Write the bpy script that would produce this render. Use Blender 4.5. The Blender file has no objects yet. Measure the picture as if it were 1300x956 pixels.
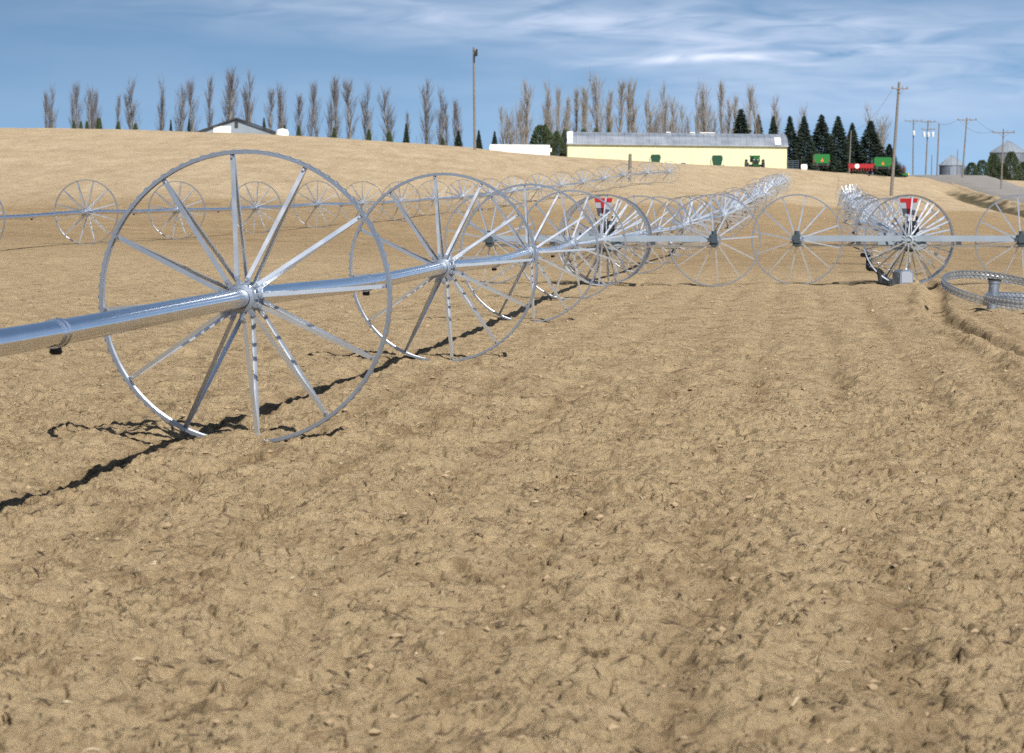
import bpy, math, random
import numpy as np
from mathutils import Vector, Matrix
random.seed(7)
R_ = math.radians
PI = math.pi
# ------------------------------------------------------------------ camera, sky, sun, exposure
scene = bpy.context.scene
col = scene.collection
F, CX, HY, CAMZ = 4200.0, 650.0, 272.0, 1.5        # focal length (px of the 1300 px photo), centre column, horizon row, eye height
cd = bpy.data.cameras.new('camera')
cam = bpy.data.objects.new('camera', cd); col.objects.link(cam)
cam.location = (0, 0, CAMZ)
cam.rotation_euler = (R_(90) - math.atan((478 - HY) / F), 0, 0)
cd.sensor_width = 36; cd.lens = 36 * F / 1300
cd.clip_start = 0.1; cd.clip_end = 20000
cd.dof.use_dof = True; cd.dof.focus_distance = 31; cd.dof.aperture_fstop = 9
scene.camera = cam
SUN = Vector((.45, -1.0, 1.0)).normalized()
elev = math.asin(SUN.z); azim = math.atan2(SUN.x, SUN.y)
w = bpy.data.worlds.new('World'); scene.world = w; w.use_nodes = True
nt = w.node_tree; N = nt.nodes; L = nt.links; N.clear()
def wn(t, **k):
    n = N.new(t)
    for a, b in k.items(): setattr(n, a, b)
    return n
def wmath(op, a, b=None, c=None, clamp=False):
    n = N.new('ShaderNodeMath'); n.operation = op; n.use_clamp = clamp
    for i, v in enumerate((a, b, c)):
        if v is None: continue
        if isinstance(v, (int, float)): n.inputs[i].default_value = v
        else: L.new(v, n.inputs[i])
    return n.outputs[0]
tc = wn('ShaderNodeTexCoord')
sx = wn('ShaderNodeSeparateXYZ'); L.new(tc.outputs['Generated'], sx.inputs[0])
# the air looks up a slightly higher band of sky so that the low sky is as blue as on that clear day
zup = wmath('ADD', wmath('MULTIPLY', wmath('MAXIMUM', sx.outputs[2], 0.0), 1.6), 0.20)
cb = wn('ShaderNodeCombineXYZ'); L.new(sx.outputs[0], cb.inputs[0]); L.new(sx.outputs[1], cb.inputs[1]); L.new(zup, cb.inputs[2])
nz = wn('ShaderNodeVectorMath', operation='NORMALIZE'); L.new(cb.outputs[0], nz.inputs[0])
sky = wn('ShaderNodeTexSky', sky_type='NISHITA', sun_disc=False, sun_elevation=elev, sun_rotation=azim)
sky.air_density = 1.0; sky.dust_density = 0.3; sky.ozone_density = 1.3
L.new(nz.outputs[0], sky.inputs[0])
hs = wn('ShaderNodeHueSaturation'); hs.inputs['Saturation'].default_value = 1.1; hs.inputs['Hue'].default_value = .497; hs.inputs['Value'].default_value = .97
L.new(sky.outputs[0], hs.inputs['Color'])
# thin cirrus
mp = wn('ShaderNodeMapping'); mp.inputs['Scale'].default_value = (9, 9, 48); mp.inputs['Rotation'].default_value = (0, R_(-3.5), 0)
L.new(tc.outputs['Generated'], mp.inputs[0])
n1 = wn('ShaderNodeTexNoise'); n1.inputs['Scale'].default_value = 1.0; n1.inputs['Detail'].default_value = 5; n1.inputs['Roughness'].default_value = .5; n1.inputs['Distortion'].default_value = .25
L.new(mp.outputs[0], n1.inputs['Vector'])
r1 = wn('ShaderNodeMapRange'); r1.inputs['From Min'].default_value = .42; r1.inputs['From Max'].default_value = .72
L.new(n1.outputs[0], r1.inputs[0])
azr = wmath('DIVIDE', sx.outputs[0], wmath('MAXIMUM', sx.outputs[1], .05))
elr = wmath('DIVIDE', sx.outputs[2], wmath('MAXIMUM', sx.outputs[1], .05))
right = wmath('ADD', wmath('MULTIPLY', azr, 1.7, clamp=False), .42, clamp=True)
mp2 = wn('ShaderNodeMapping'); mp2.inputs['Scale'].default_value = (34, 34, 200); mp2.inputs['Rotation'].default_value = (0, R_(-3), 0)
L.new(tc.outputs['Generated'], mp2.inputs[0])
n2 = wn('ShaderNodeTexNoise'); n2.inputs['Detail'].default_value = 6; n2.inputs['Scale'].default_value = 1; n2.inputs['Distortion'].default_value = .8
L.new(mp2.outputs[0], n2.inputs['Vector'])
# one brighter cirrus streak above the barn
def band(a0, e0, k, wa, we):
    da = wmath('SUBTRACT', azr, a0)
    de = wmath('SUBTRACT', wmath('SUBTRACT', elr, e0), wmath('MULTIPLY', da, k))
    q = wmath('ADD', wmath('POWER', wmath('ABSOLUTE', wmath('DIVIDE', da, wa)), 2.0), wmath('POWER', wmath('ABSOLUTE', wmath('DIVIDE', de, we)), 2.0))
    return wmath('POWER', 2.718, wmath('MULTIPLY', q, -1.0))
nz2 = wmath('ADD', wmath('MULTIPLY', n2.outputs[0], 2.4), -.72, clamp=True)
b1 = wmath('MULTIPLY', band(.068, .0475, .045, .036, .0013), nz2)
b2 = wmath('MULTIPLY', band(.03, .058, -.03, .11, .007), wmath('MULTIPLY', nz2, .55))
b3 = wmath('MULTIPLY', band(.11, .045, -.04, .09, .012), wmath('MULTIPLY', nz2, .4))
cl = wmath('MULTIPLY', wmath('MULTIPLY', r1.outputs[0], right), .40)
cl = wmath('ADD', wmath('ADD', cl, b1), wmath('ADD', b2, b3), clamp=True)
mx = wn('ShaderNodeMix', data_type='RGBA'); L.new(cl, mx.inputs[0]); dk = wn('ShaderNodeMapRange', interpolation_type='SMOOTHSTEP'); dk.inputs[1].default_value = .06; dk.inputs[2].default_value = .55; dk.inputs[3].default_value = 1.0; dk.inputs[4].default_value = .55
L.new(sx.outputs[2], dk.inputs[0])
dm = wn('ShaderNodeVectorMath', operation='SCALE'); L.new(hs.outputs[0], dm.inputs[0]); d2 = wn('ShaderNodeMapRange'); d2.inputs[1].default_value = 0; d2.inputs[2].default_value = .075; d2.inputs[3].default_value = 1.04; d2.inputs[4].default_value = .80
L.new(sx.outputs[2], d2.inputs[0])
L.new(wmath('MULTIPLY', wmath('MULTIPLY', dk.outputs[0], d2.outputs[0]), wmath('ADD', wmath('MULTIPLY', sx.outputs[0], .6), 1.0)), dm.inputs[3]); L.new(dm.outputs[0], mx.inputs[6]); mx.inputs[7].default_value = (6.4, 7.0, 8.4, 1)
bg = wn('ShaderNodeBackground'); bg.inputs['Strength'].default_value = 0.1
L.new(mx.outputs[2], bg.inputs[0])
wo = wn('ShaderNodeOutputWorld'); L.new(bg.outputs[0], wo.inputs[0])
sd = bpy.data.lights.new('sun', 'SUN'); sd.energy = 5.0; sd.angle = R_(.53); sd.color = (1, .95, .87)
so = bpy.data.objects.new('sun', sd); col.objects.link(so); so.rotation_euler = SUN.to_track_quat('Z', 'Y').to_euler()
vs = scene.view_settings; vs.view_transform = 'Standard'; vs.look = 'None'; vs.exposure = 0.40; vs.gamma = 1; vs.use_curve_mapping = False
scene.cycles.max_bounces = 6; scene.cycles.diffuse_bounces = 2; scene.cycles.glossy_bounces = 3
scene.cycles.use_denoising = False

# ------------------------------------------------------------------ helpers
def tag(o, label=None, cat=None, group=None, kind=None):
    if label: o['label'] = label
    if cat: o['category'] = cat
    if group: o['group'] = group
    if kind: o['kind'] = kind
    return o
def link(o, parent=None):
    col.objects.link(o)
    if parent is not None: o.parent = parent
    return o
def empty(name, loc=(0, 0, 0), rz=0.0, label=None, cat=None, group=None):
    o = bpy.data.objects.new(name, None); link(o); o.location = loc; o.rotation_euler = (0, 0, rz); o.empty_display_size = .1
    return tag(o, label, cat, group)
class MB:
    def __init__(s): s.v = []; s.f = []; s.m = []; s.cur = 0
    def add(s, vs, fs):
        b = len(s.v); s.v += [tuple(v) for v in vs]
        for f in fs: s.f.append(tuple(b + i for i in f)); s.m.append(s.cur)
    def box(s, c, d, rot=None):
        c = Vector(c); hx, hy, hz = d[0] / 2, d[1] / 2, d[2] / 2
        vs = [Vector((x * hx, y * hy, z * hz)) for x in (-1, 1) for y in (-1, 1) for z in (-1, 1)]
        if rot is not None: vs = [rot @ v for v in vs]
        s.add([c + v for v in vs], [(0, 1, 3, 2), (4, 6, 7, 5), (0, 4, 5, 1), (2, 3, 7, 6), (0, 2, 6, 4), (1, 5, 7, 3)])
    def tube(s, p0, p1, r0, r1=None, n=8, cap=True):
        p0, p1 = Vector(p0), Vector(p1); r1 = r0 if r1 is None else r1
        d = (p1 - p0).normalized(); a = d.orthogonal().normalized(); b = d.cross(a)
        vs = []
        for p, r in ((p0, r0), (p1, r1)):
            for i in range(n):
                t = 2 * PI * i / n; vs.append(p + a * (r * math.cos(t)) + b * (r * math.sin(t)))
        fs = [(i, (i + 1) % n, n + (i + 1) % n, n + i) for i in range(n)]
        if cap: fs += [tuple(range(n - 1, -1, -1)), tuple(range(n, 2 * n))]
        s.add(vs, fs)
    def path(s, pts, r, n=10, cap=True):
        pts = [Vector(p) for p in pts]; m = len(pts); vs = []; fs = []
        up = Vector((0, 0, 1))
        for k, p in enumerate(pts):
            d = (pts[min(k + 1, m - 1)] - pts[max(k - 1, 0)]).normalized()
            a = d.cross(up); a = d.orthogonal() if a.length < 1e-3 else a; a.normalize(); b = a.cross(d)
            rr = r[k] if isinstance(r, (list, tuple)) else r
            for i in range(n):
                t = 2 * PI * i / n; vs.append(p + a * (rr * math.cos(t)) + b * (rr * math.sin(t)))
        for k in range(m - 1):
            for i in range(n): fs.append((k * n + i, k * n + (i + 1) % n, (k + 1) * n + (i + 1) % n, (k + 1) * n + i))
        if cap: fs += [tuple(range(n - 1, -1, -1)), tuple(range((m - 1) * n, m * n))]
        s.add(vs, fs)
    def prism(s, poly, y0, y1):            # polygon in XZ extruded along Y
        n = len(poly)
        vs = [(x, y0, z) for x, z in poly] + [(x, y1, z) for x, z in poly]
        s.add(vs, [tuple(range(n)), tuple(range(2 * n - 1, n - 1, -1))] + [(i, n + i, n + (i + 1) % n, (i + 1) % n) for i in range(n)])
    def lathe(s, prof, c=(0, 0, 0), n=24, axis='z'):
        c = Vector(c); vs = []; m = len(prof)
        for r, h in prof:
            for i in range(n):
                t = 2 * PI * i / n; x, y = r * math.cos(t), r * math.sin(t)
                v = {'z': Vector((x, y, h)), 'y': Vector((x, h, y)), 'x': Vector((h, x, y))}[axis]
                vs.append(c + v)
        s.add(vs, [(k * n + i, k * n + (i + 1) % n, (k + 1) * n + (i + 1) % n, (k + 1) * n + i) for k in range(m - 1) for i in range(n)])
    def mesh(s, name, mats, smooth=False):
        me = bpy.data.meshes.new(name); me.from_pydata(s.v, [], s.f)
        for m in (mats if isinstance(mats, (list, tuple)) else [mats]): me.materials.append(m)
        if any(s.m): me.polygons.foreach_set('material_index', s.m)
        if smooth:
            me.shade_smooth()
            try: me.set_sharp_from_angle(angle=R_(35))
            except Exception: pass
        me.update(); return me
    def build(s, name, mats, parent=None, smooth=False):
        return link(bpy.data.objects.new(name, s.mesh(name, mats, smooth)), parent)
def inst(name, me, parent=None, loc=(0, 0, 0)):
    o = bpy.data.objects.new(name, me); link(o, parent); o.location = loc; return o

# ------------------------------------------------------------------ materials
def mat(name, base, rough=.8, metal=0.0, var=0.0, vscale=4.0, bump=0.0, bscale=30.0, rvar=0.0, col2=None):
    m = bpy.data.materials.new(name); m.use_nodes = True; t = m.node_tree; b = t.nodes['Principled BSDF']
    b.inputs['Base Color'].default_value = (*base, 1); b.inputs['Roughness'].default_value = rough; b.inputs['Metallic'].default_value = metal
    tcn = t.nodes.new('ShaderNodeTexCoord')
    if var or col2:
        n = t.nodes.new('ShaderNodeTexNoise'); n.inputs['Scale'].default_value = vscale; n.inputs['Detail'].default_value = 5
        t.links.new(tcn.outputs['Object'], n.inputs['Vector'])
        mr = t.nodes.new('ShaderNodeMapRange'); mr.inputs['From Min'].default_value = .3; mr.inputs['From Max'].default_value = .7
        t.links.new(n.outputs[0], mr.inputs[0])
        mxn = t.nodes.new('ShaderNodeMix'); mxn.data_type = 'RGBA'; t.links.new(mr.outputs[0], mxn.inputs[0])
        c2 = col2 or tuple(min(1, c * (1 + var)) for c in base); c1 = base if col2 else tuple(c * (1 - var) for c in base)
        mxn.inputs[6].default_value = (*c1, 1); mxn.inputs[7].default_value = (*c2, 1)
        t.links.new(mxn.outputs[2], b.inputs['Base Color'])
    if rvar:
        n = t.nodes.new('ShaderNodeTexNoise'); n.inputs['Scale'].default_value = vscale * 2.3; n.inputs['Detail'].default_value = 4
        t.links.new(tcn.outputs['Object'], n.inputs['Vector'])
        mr = t.nodes.new('ShaderNodeMapRange'); mr.inputs['From Min'].default_value = .3; mr.inputs['From Max'].default_value = .7
        mr.inputs['To Min'].default_value = max(.05, rough - rvar); mr.inputs['To Max'].default_value = rough + rvar
        t.links.new(n.outputs[0], mr.inputs[0]); t.links.new(mr.outputs[0], b.inputs['Roughness'])
    if bump:
        n = t.nodes.new('ShaderNodeTexNoise'); n.inputs['Scale'].default_value = bscale; n.inputs['Detail'].default_value = 4
        t.links.new(tcn.outputs['Object'], n.inputs['Vector'])
        bp = t.nodes.new('ShaderNodeBump'); bp.inputs['Strength'].default_value = .6; bp.inputs['Distance'].default_value = bump
        t.links.new(n.outputs[0], bp.inputs['Height']); t.links.new(bp.outputs[0], b.inputs['Normal'])
    return m
M_zinc = mat('galvanised_steel', (.62, .655, .70), .27, .78, .06, 3, rvar=.05)
M_zinc_dull = mat('galvanised_steel_dull', (.40, .45, .52), .38, .88, .08, 4, rvar=.06)
M_alu = mat('aluminium_pipe', (.68, .70, .75), .15, 1.0, .08, 2.5, bump=.0006, bscale=5, rvar=.05)
M_bolt = mat('bolt_steel', (.35, .36, .38), .4, .9)
M_rubber = mat('black_rubber', (.015, .015, .016), .6)
M_engine = mat('engine_black', (.02, .022, .022), .4, .2)
M_dgreen = mat('gearbox_green', (.03, .07, .045), .45)
M_red = mat('red_paint', (.32, .008, .014), .45, var=.1)
M_signgrey = mat('sign_grey', (.27, .30, .35), .4)
M_white = mat('white_paint', (.80, .80, .80), .5, var=.04, vscale=2)
M_block = mat('axle_block_paint', (.05, .07, .085), .45, .3)
M_rim = mat('rim_steel', (.40, .44, .50), .30, .82, .08, 3, rvar=.05)
M_beam = mat('beam_zinc', (.30, .36, .43), .5, .5, .1, 2)
M_wood = mat('weathered_pole', (.17, .155, .14), .9, var=.25, vscale=6)
M_wire = mat('wire', (.15, .15, .16), .6, .5)
M_ceramic = mat('insulator', (.25, .25, .27), .3)
M_can = mat('transformer_can', (.62, .63, .64), .4)
M_bark = mat('poplar_bark', (.22, .205, .18), .9, var=.3, vscale=2)
M_twig = mat('poplar_twig', (.12, .11, .112), .9, var=.25, vscale=1)
M_twig2 = mat('poplar_twig_pale', (.22, .19, .155), .9, var=.25, vscale=1)
M_spruce = mat('spruce_needles', (.010, .022, .016), .8, col2=(.028, .05, .03), vscale=1.2)
M_junip = mat('juniper_leaves', (.022, .04, .018), .8, col2=(.07, .10, .035), vscale=1.5)
M_redshrub = mat('red_shrub', (.11, .06, .045), .9, var=.3, vscale=2)
M_ybarn = mat('yellow_siding', (.66, .665, .42), .6, var=.03, vscale=.3)
M_shed = mat('shed_siding', (.22, .27, .32), .6, var=.08, vscale=.5)
M_dark = mat('dark_trim', (.025, .03, .04), .6)
M_green = mat('farm_green', (.012, .15, .028), .4)
M_orange = mat('orange_emblem', (.8, .16, .02), .5)
M_yellow = mat('yellow_rim', (.75, .5, .03), .5)
M_glass = mat('dark_glass', (.02, .025, .03), .1)
M_silo = mat('bin_steel', (.17, .20, .25), .6, .3, .1, .6)

# ------------------------------------------------------------------ terrain
DK = np.array([1, 40, 70, 100, 130, 160, 200, 250, 300, 340, 380, 430, 480, 560, 650, 900, 3000, 9000.])
TK = {
 -9000: [0, 0, .1, .5, .9, 1.6, 3.2, 6.0, 8.4, 10.4, 10.6, 10.2, 9.8, 8, 7, 6, 5, 5],
 -300: [0, 0, .15, .6, .95, 1.7, 3.4, 6.3, 8.8, 10.75, 11.0, 10.5, 10, 8, 7, 6, 5, 5],
 100: [0, 0, .15, .66, .95, 1.6, 3.3, 6.1, 8.6, 10.57, 10.7, 10.2, 9.6, 8, 7, 6, 5, 5],
 300: [0, 0, .1, .5, .88, 1.35, 3.0, 5.8, 8.2, 10.1, 10.3, 9.8, 9.2, 8, 7, 6, 5, 5],
 400: [0, 0, .1, .4, .9, 1.25, 2.6, 5.4, 7.9, 9.65, 9.9, 9.6, 9.0, 8, 7, 6, 5, 5],
 500: [0, 0, .05, .3, .8, 1.16, 2.2, 4.9, 7.3, 9.1, 9.4, 9.3, 8.8, 8, 7, 6, 5, 5],
 600: [0, 0, .05, .2, .6, 1.0, 1.75, 4.1, 6.5, 8.55, 8.9, 9.0, 8.6, 8, 7, 6, 5, 5],
 700: [0, 0, 0, .15, .4, .8, 1.6, 2.9, 4.9, 6.9, 8.5, 8.9, 8.7, 8, 7, 6, 5, 5],
 800: [0, 0, 0, .1, .3, .7, 1.5, 3.1, 4.9, 6.1, 7.2, 8.75, 8.8, 8, 7.4, 6, 5, 5],
 900: [0, 0, 0, .1, .35, .7, 1.3, 2.5, 4.2, 4.9, 5.9, 8.0, 8.6, 8.2, 7.5, 6, 5, 5],
 1000: [0, 0, 0, .1, .3, .6, 1.15, 2.0, 2.9, 3.3, 4.1, 6.9, 8.55, 8.3, 7.6, 6, 5, 5],
 1075: [0, 0, 0, .1, .2, .45, .85, 1.4, 2.0, 2.6, 3.7, 5.7, 7.7, 8.2, 7.8, 6, 5, 5],
 1131: [0, 0, 0, .05, .15, .35, .7, 1.2, 1.8, 2.5, 3.6, 4.9, 6.6, 8.2, 8.1, 6, 5, 5],
 1200: [0, 0, 0, .05, .1, .3, .6, 1.1, 1.8, 2.5, 3.3, 4.3, 5.6, 8.0, 8.5, 7, 5, 5],
 1300: [0, 0, 0, 0, .1, .25, .5, 1.0, 1.7, 2.3, 3.0, 3.9, 5.1, 7.3, 8.6, 7, 5, 5],
 1600: [0, 0, 0, 0, .1, .25, .5, 1.0, 1.7, 2.3, 3.0, 3.9, 5.1, 7.2, 8.5, 7, 5, 5],
 12000: [0, 0, 0, 0, .1, .25, .5, 1.0, 1.7, 2.3, 3.0, 3.9, 5.1, 7.2, 8.5, 7, 5, 5]}
_ck = np.array(sorted(TK)); _tz = np.array([TK[k] for k in sorted(TK)])
_gl = np.linspace(math.log(1), math.log(9000), 400)
_gc = np.linspace(-1500, 2800, 216)
_T = np.array([np.interp(np.exp(_gl), DK, r) for r in _tz])                     # knots x 400
_T = np.array([np.interp(_gc, _ck, _T[:, j]) for j in range(400)]).T            # 216 x 400
def _blur(a, axis, s):
    k = np.exp(-.5 * (np.arange(-4 * s, 4 * s + 1) / s) ** 2); k /= k.sum()
    p = np.pad(a, [(4 * s, 4 * s) if i == axis else (0, 0) for i in range(2)], mode='edge')
    return np.apply_along_axis(lambda v: np.convolve(v, k, 'valid'), axis, p)
_T = _blur(_blur(_T, 1, 2), 0, 2)
def terrain(X, Y):
    X = np.asarray(X, float); Y = np.asarray(Y, float)
    Ys = np.maximum(Y, 3.0); c = np.clip(CX + F * X / Ys, -1500, 2800); l = np.clip(np.log(Ys), 0, _gl[-1])
    fc = (c - _gc[0]) / (_gc[1] - _gc[0]); fl = (l - _gl[0]) / (_gl[1] - _gl[0])
    i = np.clip(fc.astype(int), 0, 214); j = np.clip(fl.astype(int), 0, 398); a = fc - i; b = fl - j
    return (_T[i, j] * (1 - a) + _T[i + 1, j] * a) * (1 - b) + (_T[i, j + 1] * (1 - a) + _T[i + 1, j + 1] * a) * b
def tz(x, y): return float(terrain(x, y))
def at(px, d): return (px - CX) * d / F                 # lateral metres of a column seen at distance d
def zat(py, d): return CAMZ + (HY - py) / F * d         # height of a row seen at distance d

def _hash(i, j, s):
    h = (i.astype(np.int64) * 374761393 + j.astype(np.int64) * 668265263 + s * 1442695041) & 0xffffffff
    h = ((h ^ (h >> 13)) * 1274126177) & 0xffffffff
    h = ((h ^ (h >> 16)) * 2246822519) & 0xffffffff
    return (h ^ (h >> 15)) / 4294967295.0
def gnoise(x, y, s):
    i = np.floor(x); j = np.floor(y); fx = x - i; fy = y - j; i = i.astype(np.int64); j = j.astype(np.int64)
    u = fx * fx * fx * (fx * (fx * 6 - 15) + 10); v = fy * fy * fy * (fy * (fy * 6 - 15) + 10)
    def g(a, b):
        t = _hash(i + a, j + b, s) * (2 * PI); return np.cos(t) * (fx - a) + np.sin(t) * (fy - b)
    n0 = g(0, 0) * (1 - u) + g(1, 0) * u; n1 = g(0, 1) * (1 - u) + g(1, 1) * u
    return (n0 * (1 - v) + n1 * v) * 1.4
def worley(x, y, s):
    i = np.floor(x).astype(np.int64); j = np.floor(y).astype(np.int64); f1 = np.full(x.shape, 9.); f2 = f1.copy(); idv = np.zeros(x.shape)
    for a in (-1, 0, 1):
        for b in (-1, 0, 1):
            px = i + a + _hash(i + a, j + b, s); py = j + b + _hash(i + a, j + b, s + 7)
            d = np.hypot(px - x, py - y); n = _hash(i + a, j + b, s + 13)
            m = d < f1; f2 = np.where(m, f1, np.minimum(f2, d)); idv = np.where(m, n, idv); f1 = np.where(m, d, f1)
    return f1, f2, idv
def seg_dist(X, Y, pts):
    best = np.full(X.shape, 1e9)
    for (x0, y0), (x1, y1) in zip(pts[:-1], pts[1:]):
        dx, dy = x1 - x0, y1 - y0; t = np.clip(((X - x0) * dx + (Y - y0) * dy) / (dx * dx + dy * dy), 0, 1)
        px = X - (x0 + t * dx); py = Y - (y0 + t * dy); d = np.hypot(px, py) * np.sign(px * dy - py * dx + 1e-12)
        best = np.where(np.abs(d) < np.abs(best), d, best)
    return best
# line courses (lateral metres, distance)
LA = [(-2.72, 9.5), (-1.75, 21.7), (-.70, 33.8), (.24, 46.0), (1.04, 58.2), (1.96, 70.4)]
for k in range(1, 26): LA.append((1.96 + .094 * 12.2 * k + (.32 * math.sin(k * 2.4) + .2 * math.sin(k * 1.1)) * min(1, k / 5), 70.4 + 12.2 * k))
_bx = [(74, -15.7), (86.5, -14.1), (98.8, -12.6), (111, -11.15), (122.8, -9.5), (135, -7.95), (147, -6.65), (160, -5.3), (185, -2.6), (210, .3), (240, 4.5), (270, 9.2), (302, 15.6)]
LB = [(float(np.interp(d, [a for a, b in _bx], [b for a, b in _bx])), d) for d in [74 + 12.2 * k for k in range(19)]]
LC = [(8.5 + .097 * 12.2 * k + (.32 * math.sin(k * 2.1) + .25 * math.sin(k * .9)) * min(1, k / 3), 71.0 + 12.2 * k) for k in range(0, 23)]
RUT = [(9.6, 78), (8.65, 67.3), (7.3, 57), (6.3, 48.9), (5.92, 43.8), (5.72, 39.6), (5.35, 34.2), (5.25, 28), (5.6, 20), (6.5, 8)]
RUT2 = [(10.6, 76), (11.6, 95), (15.5, 130), (22, 190)]
RUT3 = [(9.9, 76), (10.4, 95), (13.8, 130), (19, 190)]
ROAD = [(40, 150), (50, 250), (62, 400), (68.5, 480), (75.5, 560), (84, 660)]

def make_ground():
    u = [0.0]; st = 2.0 / F
    cols_in = np.arange(-320, 1622, 2.0)
    outer = []; c = 1622.0; s = 2.5
    while c < 60000: c += s; s *= 1.09; outer.append(c)
    cols = np.concatenate([[CX - (o - CX) for o in outer[::-1]], cols_in, outer]); U = (cols - CX) / F
    rows = list(np.linspace(-60, 4, 14)) + list(np.arange(4.5, 8.4, .12))
    pix = np.arange(CAMZ * F / 8.4, CAMZ * F / 85, -.55); rows += list(CAMZ * F / pix)
    y = rows[-1]
    while y < 720: y += y * .008; rows.append(y)
    while y < 9000: y *= 1.06; rows.append(y)
    YR = np.array(rows); nr, nc = len(YR), len(U)
    Y = np.repeat(YR[:, None], nc, 1); X = U[None, :] * np.maximum(Y, 3.0)
    Z = terrain(X, Y)
    dr = np.gradient(YR)[:, None] * np.ones((1, nc)); dr = np.minimum(dr, 5)
    near = (Y > 3) & (Y < 95) & (np.abs(X) < .45 * Y + 3)
    x = X[near]; yv = Y[near]; sp = np.maximum(dr[near], 0.0)
    h = np.zeros(x.shape)
    def fade(wl): return np.clip(wl / (2.2 * sp) , 0, 1) ** 1.5
    # ridges from the last pass, running with the wheel lines
    q = x - .086 * yv
    qq = q + .10 * gnoise(x * .8, yv * .5, 3)
    rown = gnoise(x * .25, yv * .09, 5); fur = np.exp(-(((qq / .76) % 1 - .5) / .16) ** 2) * np.clip(.75 + 1.2 * rown, .1, 1.2); h += .006 * np.cos(2 * PI * qq / .76) - .027 * fur + .012 * np.cos(2 * PI * qq / 2.3 + 1)
    wx = x + .05 * gnoise(x * 5, yv * 5, 11) + .02 * gnoise(x * 16, yv * 16, 12); wy = yv + .05 * gnoise(x * 5, yv * 5, 21) + .02 * gnoise(x * 16, yv * 16, 22)
    hl = .028 * gnoise(wx * .9, wy * .9, 31) + .028 * gnoise(wx * 1.9 + 3, wy * 1.9, 39); h += hl + .036 * gnoise(wx * 2.1, wy * 2.1, 32) * fade(.45)
    b = gnoise(wx * 3.9, wy * 3.9, 33); h += .034 * b * fade(.25)
    b = gnoise(wx * 7.7, wy * 7.7, 34); h += .036 * (.35 - np.abs(b) * 1.5) * fade(.13)
    h += .015 * gnoise(wx * 17, wy * 17, 35) * fade(.06)
    h += .0035 * gnoise(wx * 37, wy * 37, 36) * fade(.03)
    w2x = x + .09 * gnoise(x * 3.4, yv * 3.4, 13) + .03 * gnoise(x * 11, yv * 11, 14); w2y = yv + .09 * gnoise(x * 3.4, yv * 3.4, 23) + .03 * gnoise(x * 11, yv * 11, 24)
    f1, f2, idv = worley(w2x * 4.2, w2y * 4.2, 41)
    msk = np.clip(gnoise(x * 1.3, yv * 1.3, 51) * 3 + .35, 0, 1) * np.clip(gnoise(x * 5, yv * 5, 53) * 5 + .35, 0, 1)
    h += -.045 * np.exp(-((f2 - f1) / .05) ** 2) * msk * fade(.2) + .018 * (idv - .5) * fade(.24)
    f1, f2, idv = worley(w2x * 9, w2y * 9, 42)
    msk = np.clip(gnoise(x * 2.1, yv * 2.1, 52) * 3 + .35, 0, 1) * np.clip(gnoise(x * 9, yv * 9, 54) * 5 + .15, 0, 1)
    h += -.03 * np.exp(-((f2 - f1) / .10) ** 2) * msk * fade(.1) + .008 * (idv - .5) * fade(.11)
    # small deep holes between clods
    f1, f2, idv = worley(x * 3.1 + 5, yv * 3.1, 43)
    h -= .05 * np.exp(-(f1 / .11) ** 2) * (idv > .66) * fade(.1)
    # wheel ruts
    d = seg_dist(x, yv, RUT) + .04 * gnoise(x * 3, yv * 3, 61)
    h = h * np.where(np.abs(d) < .15, .35, 1) - .13 * np.exp(-(d / .17) ** 4) + .055 * np.exp(-((d - .33) / .13) ** 2) * (1 + gnoise(wx * 7, wy * 7, 62)) + .03 * np.exp(-((d + .33) / .12) ** 2)
    for rr in (RUT2, RUT3):
        d = seg_dist(x, yv, rr); h -= .09 * np.exp(-(d / .2) ** 4) - .05 * np.exp(-((np.abs(d) - .34) / .12) ** 2)
    # soil heaped round the wheels of the near line
    for (lx, ly) in LA[1:4]:
        dd = np.hypot((x - lx) / .9, (yv - ly) / .5); h += .035 * np.exp(-dd ** 2)
    tilth = np.zeros(X.shape); tilth[near] = fur * np.clip(1 - sp / .5, .15, 1)
    Z[near] += h * np.clip((95 - yv) / 25, .25, 1)
    far = Y >= 60
    xf, yf = X[far], Y[far]
    Z[far] += (.10 * gnoise(xf * .11, yf * .05, 71) + .05 * gnoise(xf * .4, yf * .16, 72)) * np.clip((yf - 60) / 60, 0, 1) * (yf < 900)
    # road bed and ditch
    rd = np.abs(seg_dist(X, Y, ROAD))
    yfade = np.clip((Y - 120) / 40, 0, 1) * np.clip((475 - Y) / 60, 0, 1)
    Z = Z - .7 * np.exp(-((rd - 7.0) / 2.0) ** 2) * yfade + .25 * (rd < 4.6) * (Y > 120)
    strip = np.clip((Y - 78 - 14 * gnoise(X * .04, Y * .02, 83)) / 25, 0, 1)
    # zone masks: R stubble amount, G verge
    st_edge = np.interp(CX + F * X / np.maximum(Y, 3), [-9000, 0, 300, 600, 800, 900, 1000, 1100, 1300, 9000], [165, 165, 175, 200, 215, 240, 270, 290, 300, 300])
    stub = np.clip((Y - st_edge + 12 * gnoise(X * .05, Y * .03, 81)) / 14, 0, 1)
    verge = np.exp(-((rd - 6.4 + 1.2 * gnoise(X * .25, Y * .12, 84)) / 1.8) ** 2) * yfade * (.85 + .5 * gnoise(X * .8, Y * .3, 85))
    me = bpy.data.meshes.new('ground')
    n = nr * nc; me.vertices.add(n); co = np.empty((n, 3), np.float32); co[:, 0] = X.ravel(); co[:, 1] = Y.ravel(); co[:, 2] = Z.ravel()
    me.vertices.foreach_set('co', co.ravel())
    idx = np.arange(n).reshape(nr, nc); q = np.stack([idx[:-1, :-1], idx[:-1, 1:], idx[1:, 1:], idx[1:, :-1]], -1).reshape(-1, 4)
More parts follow.
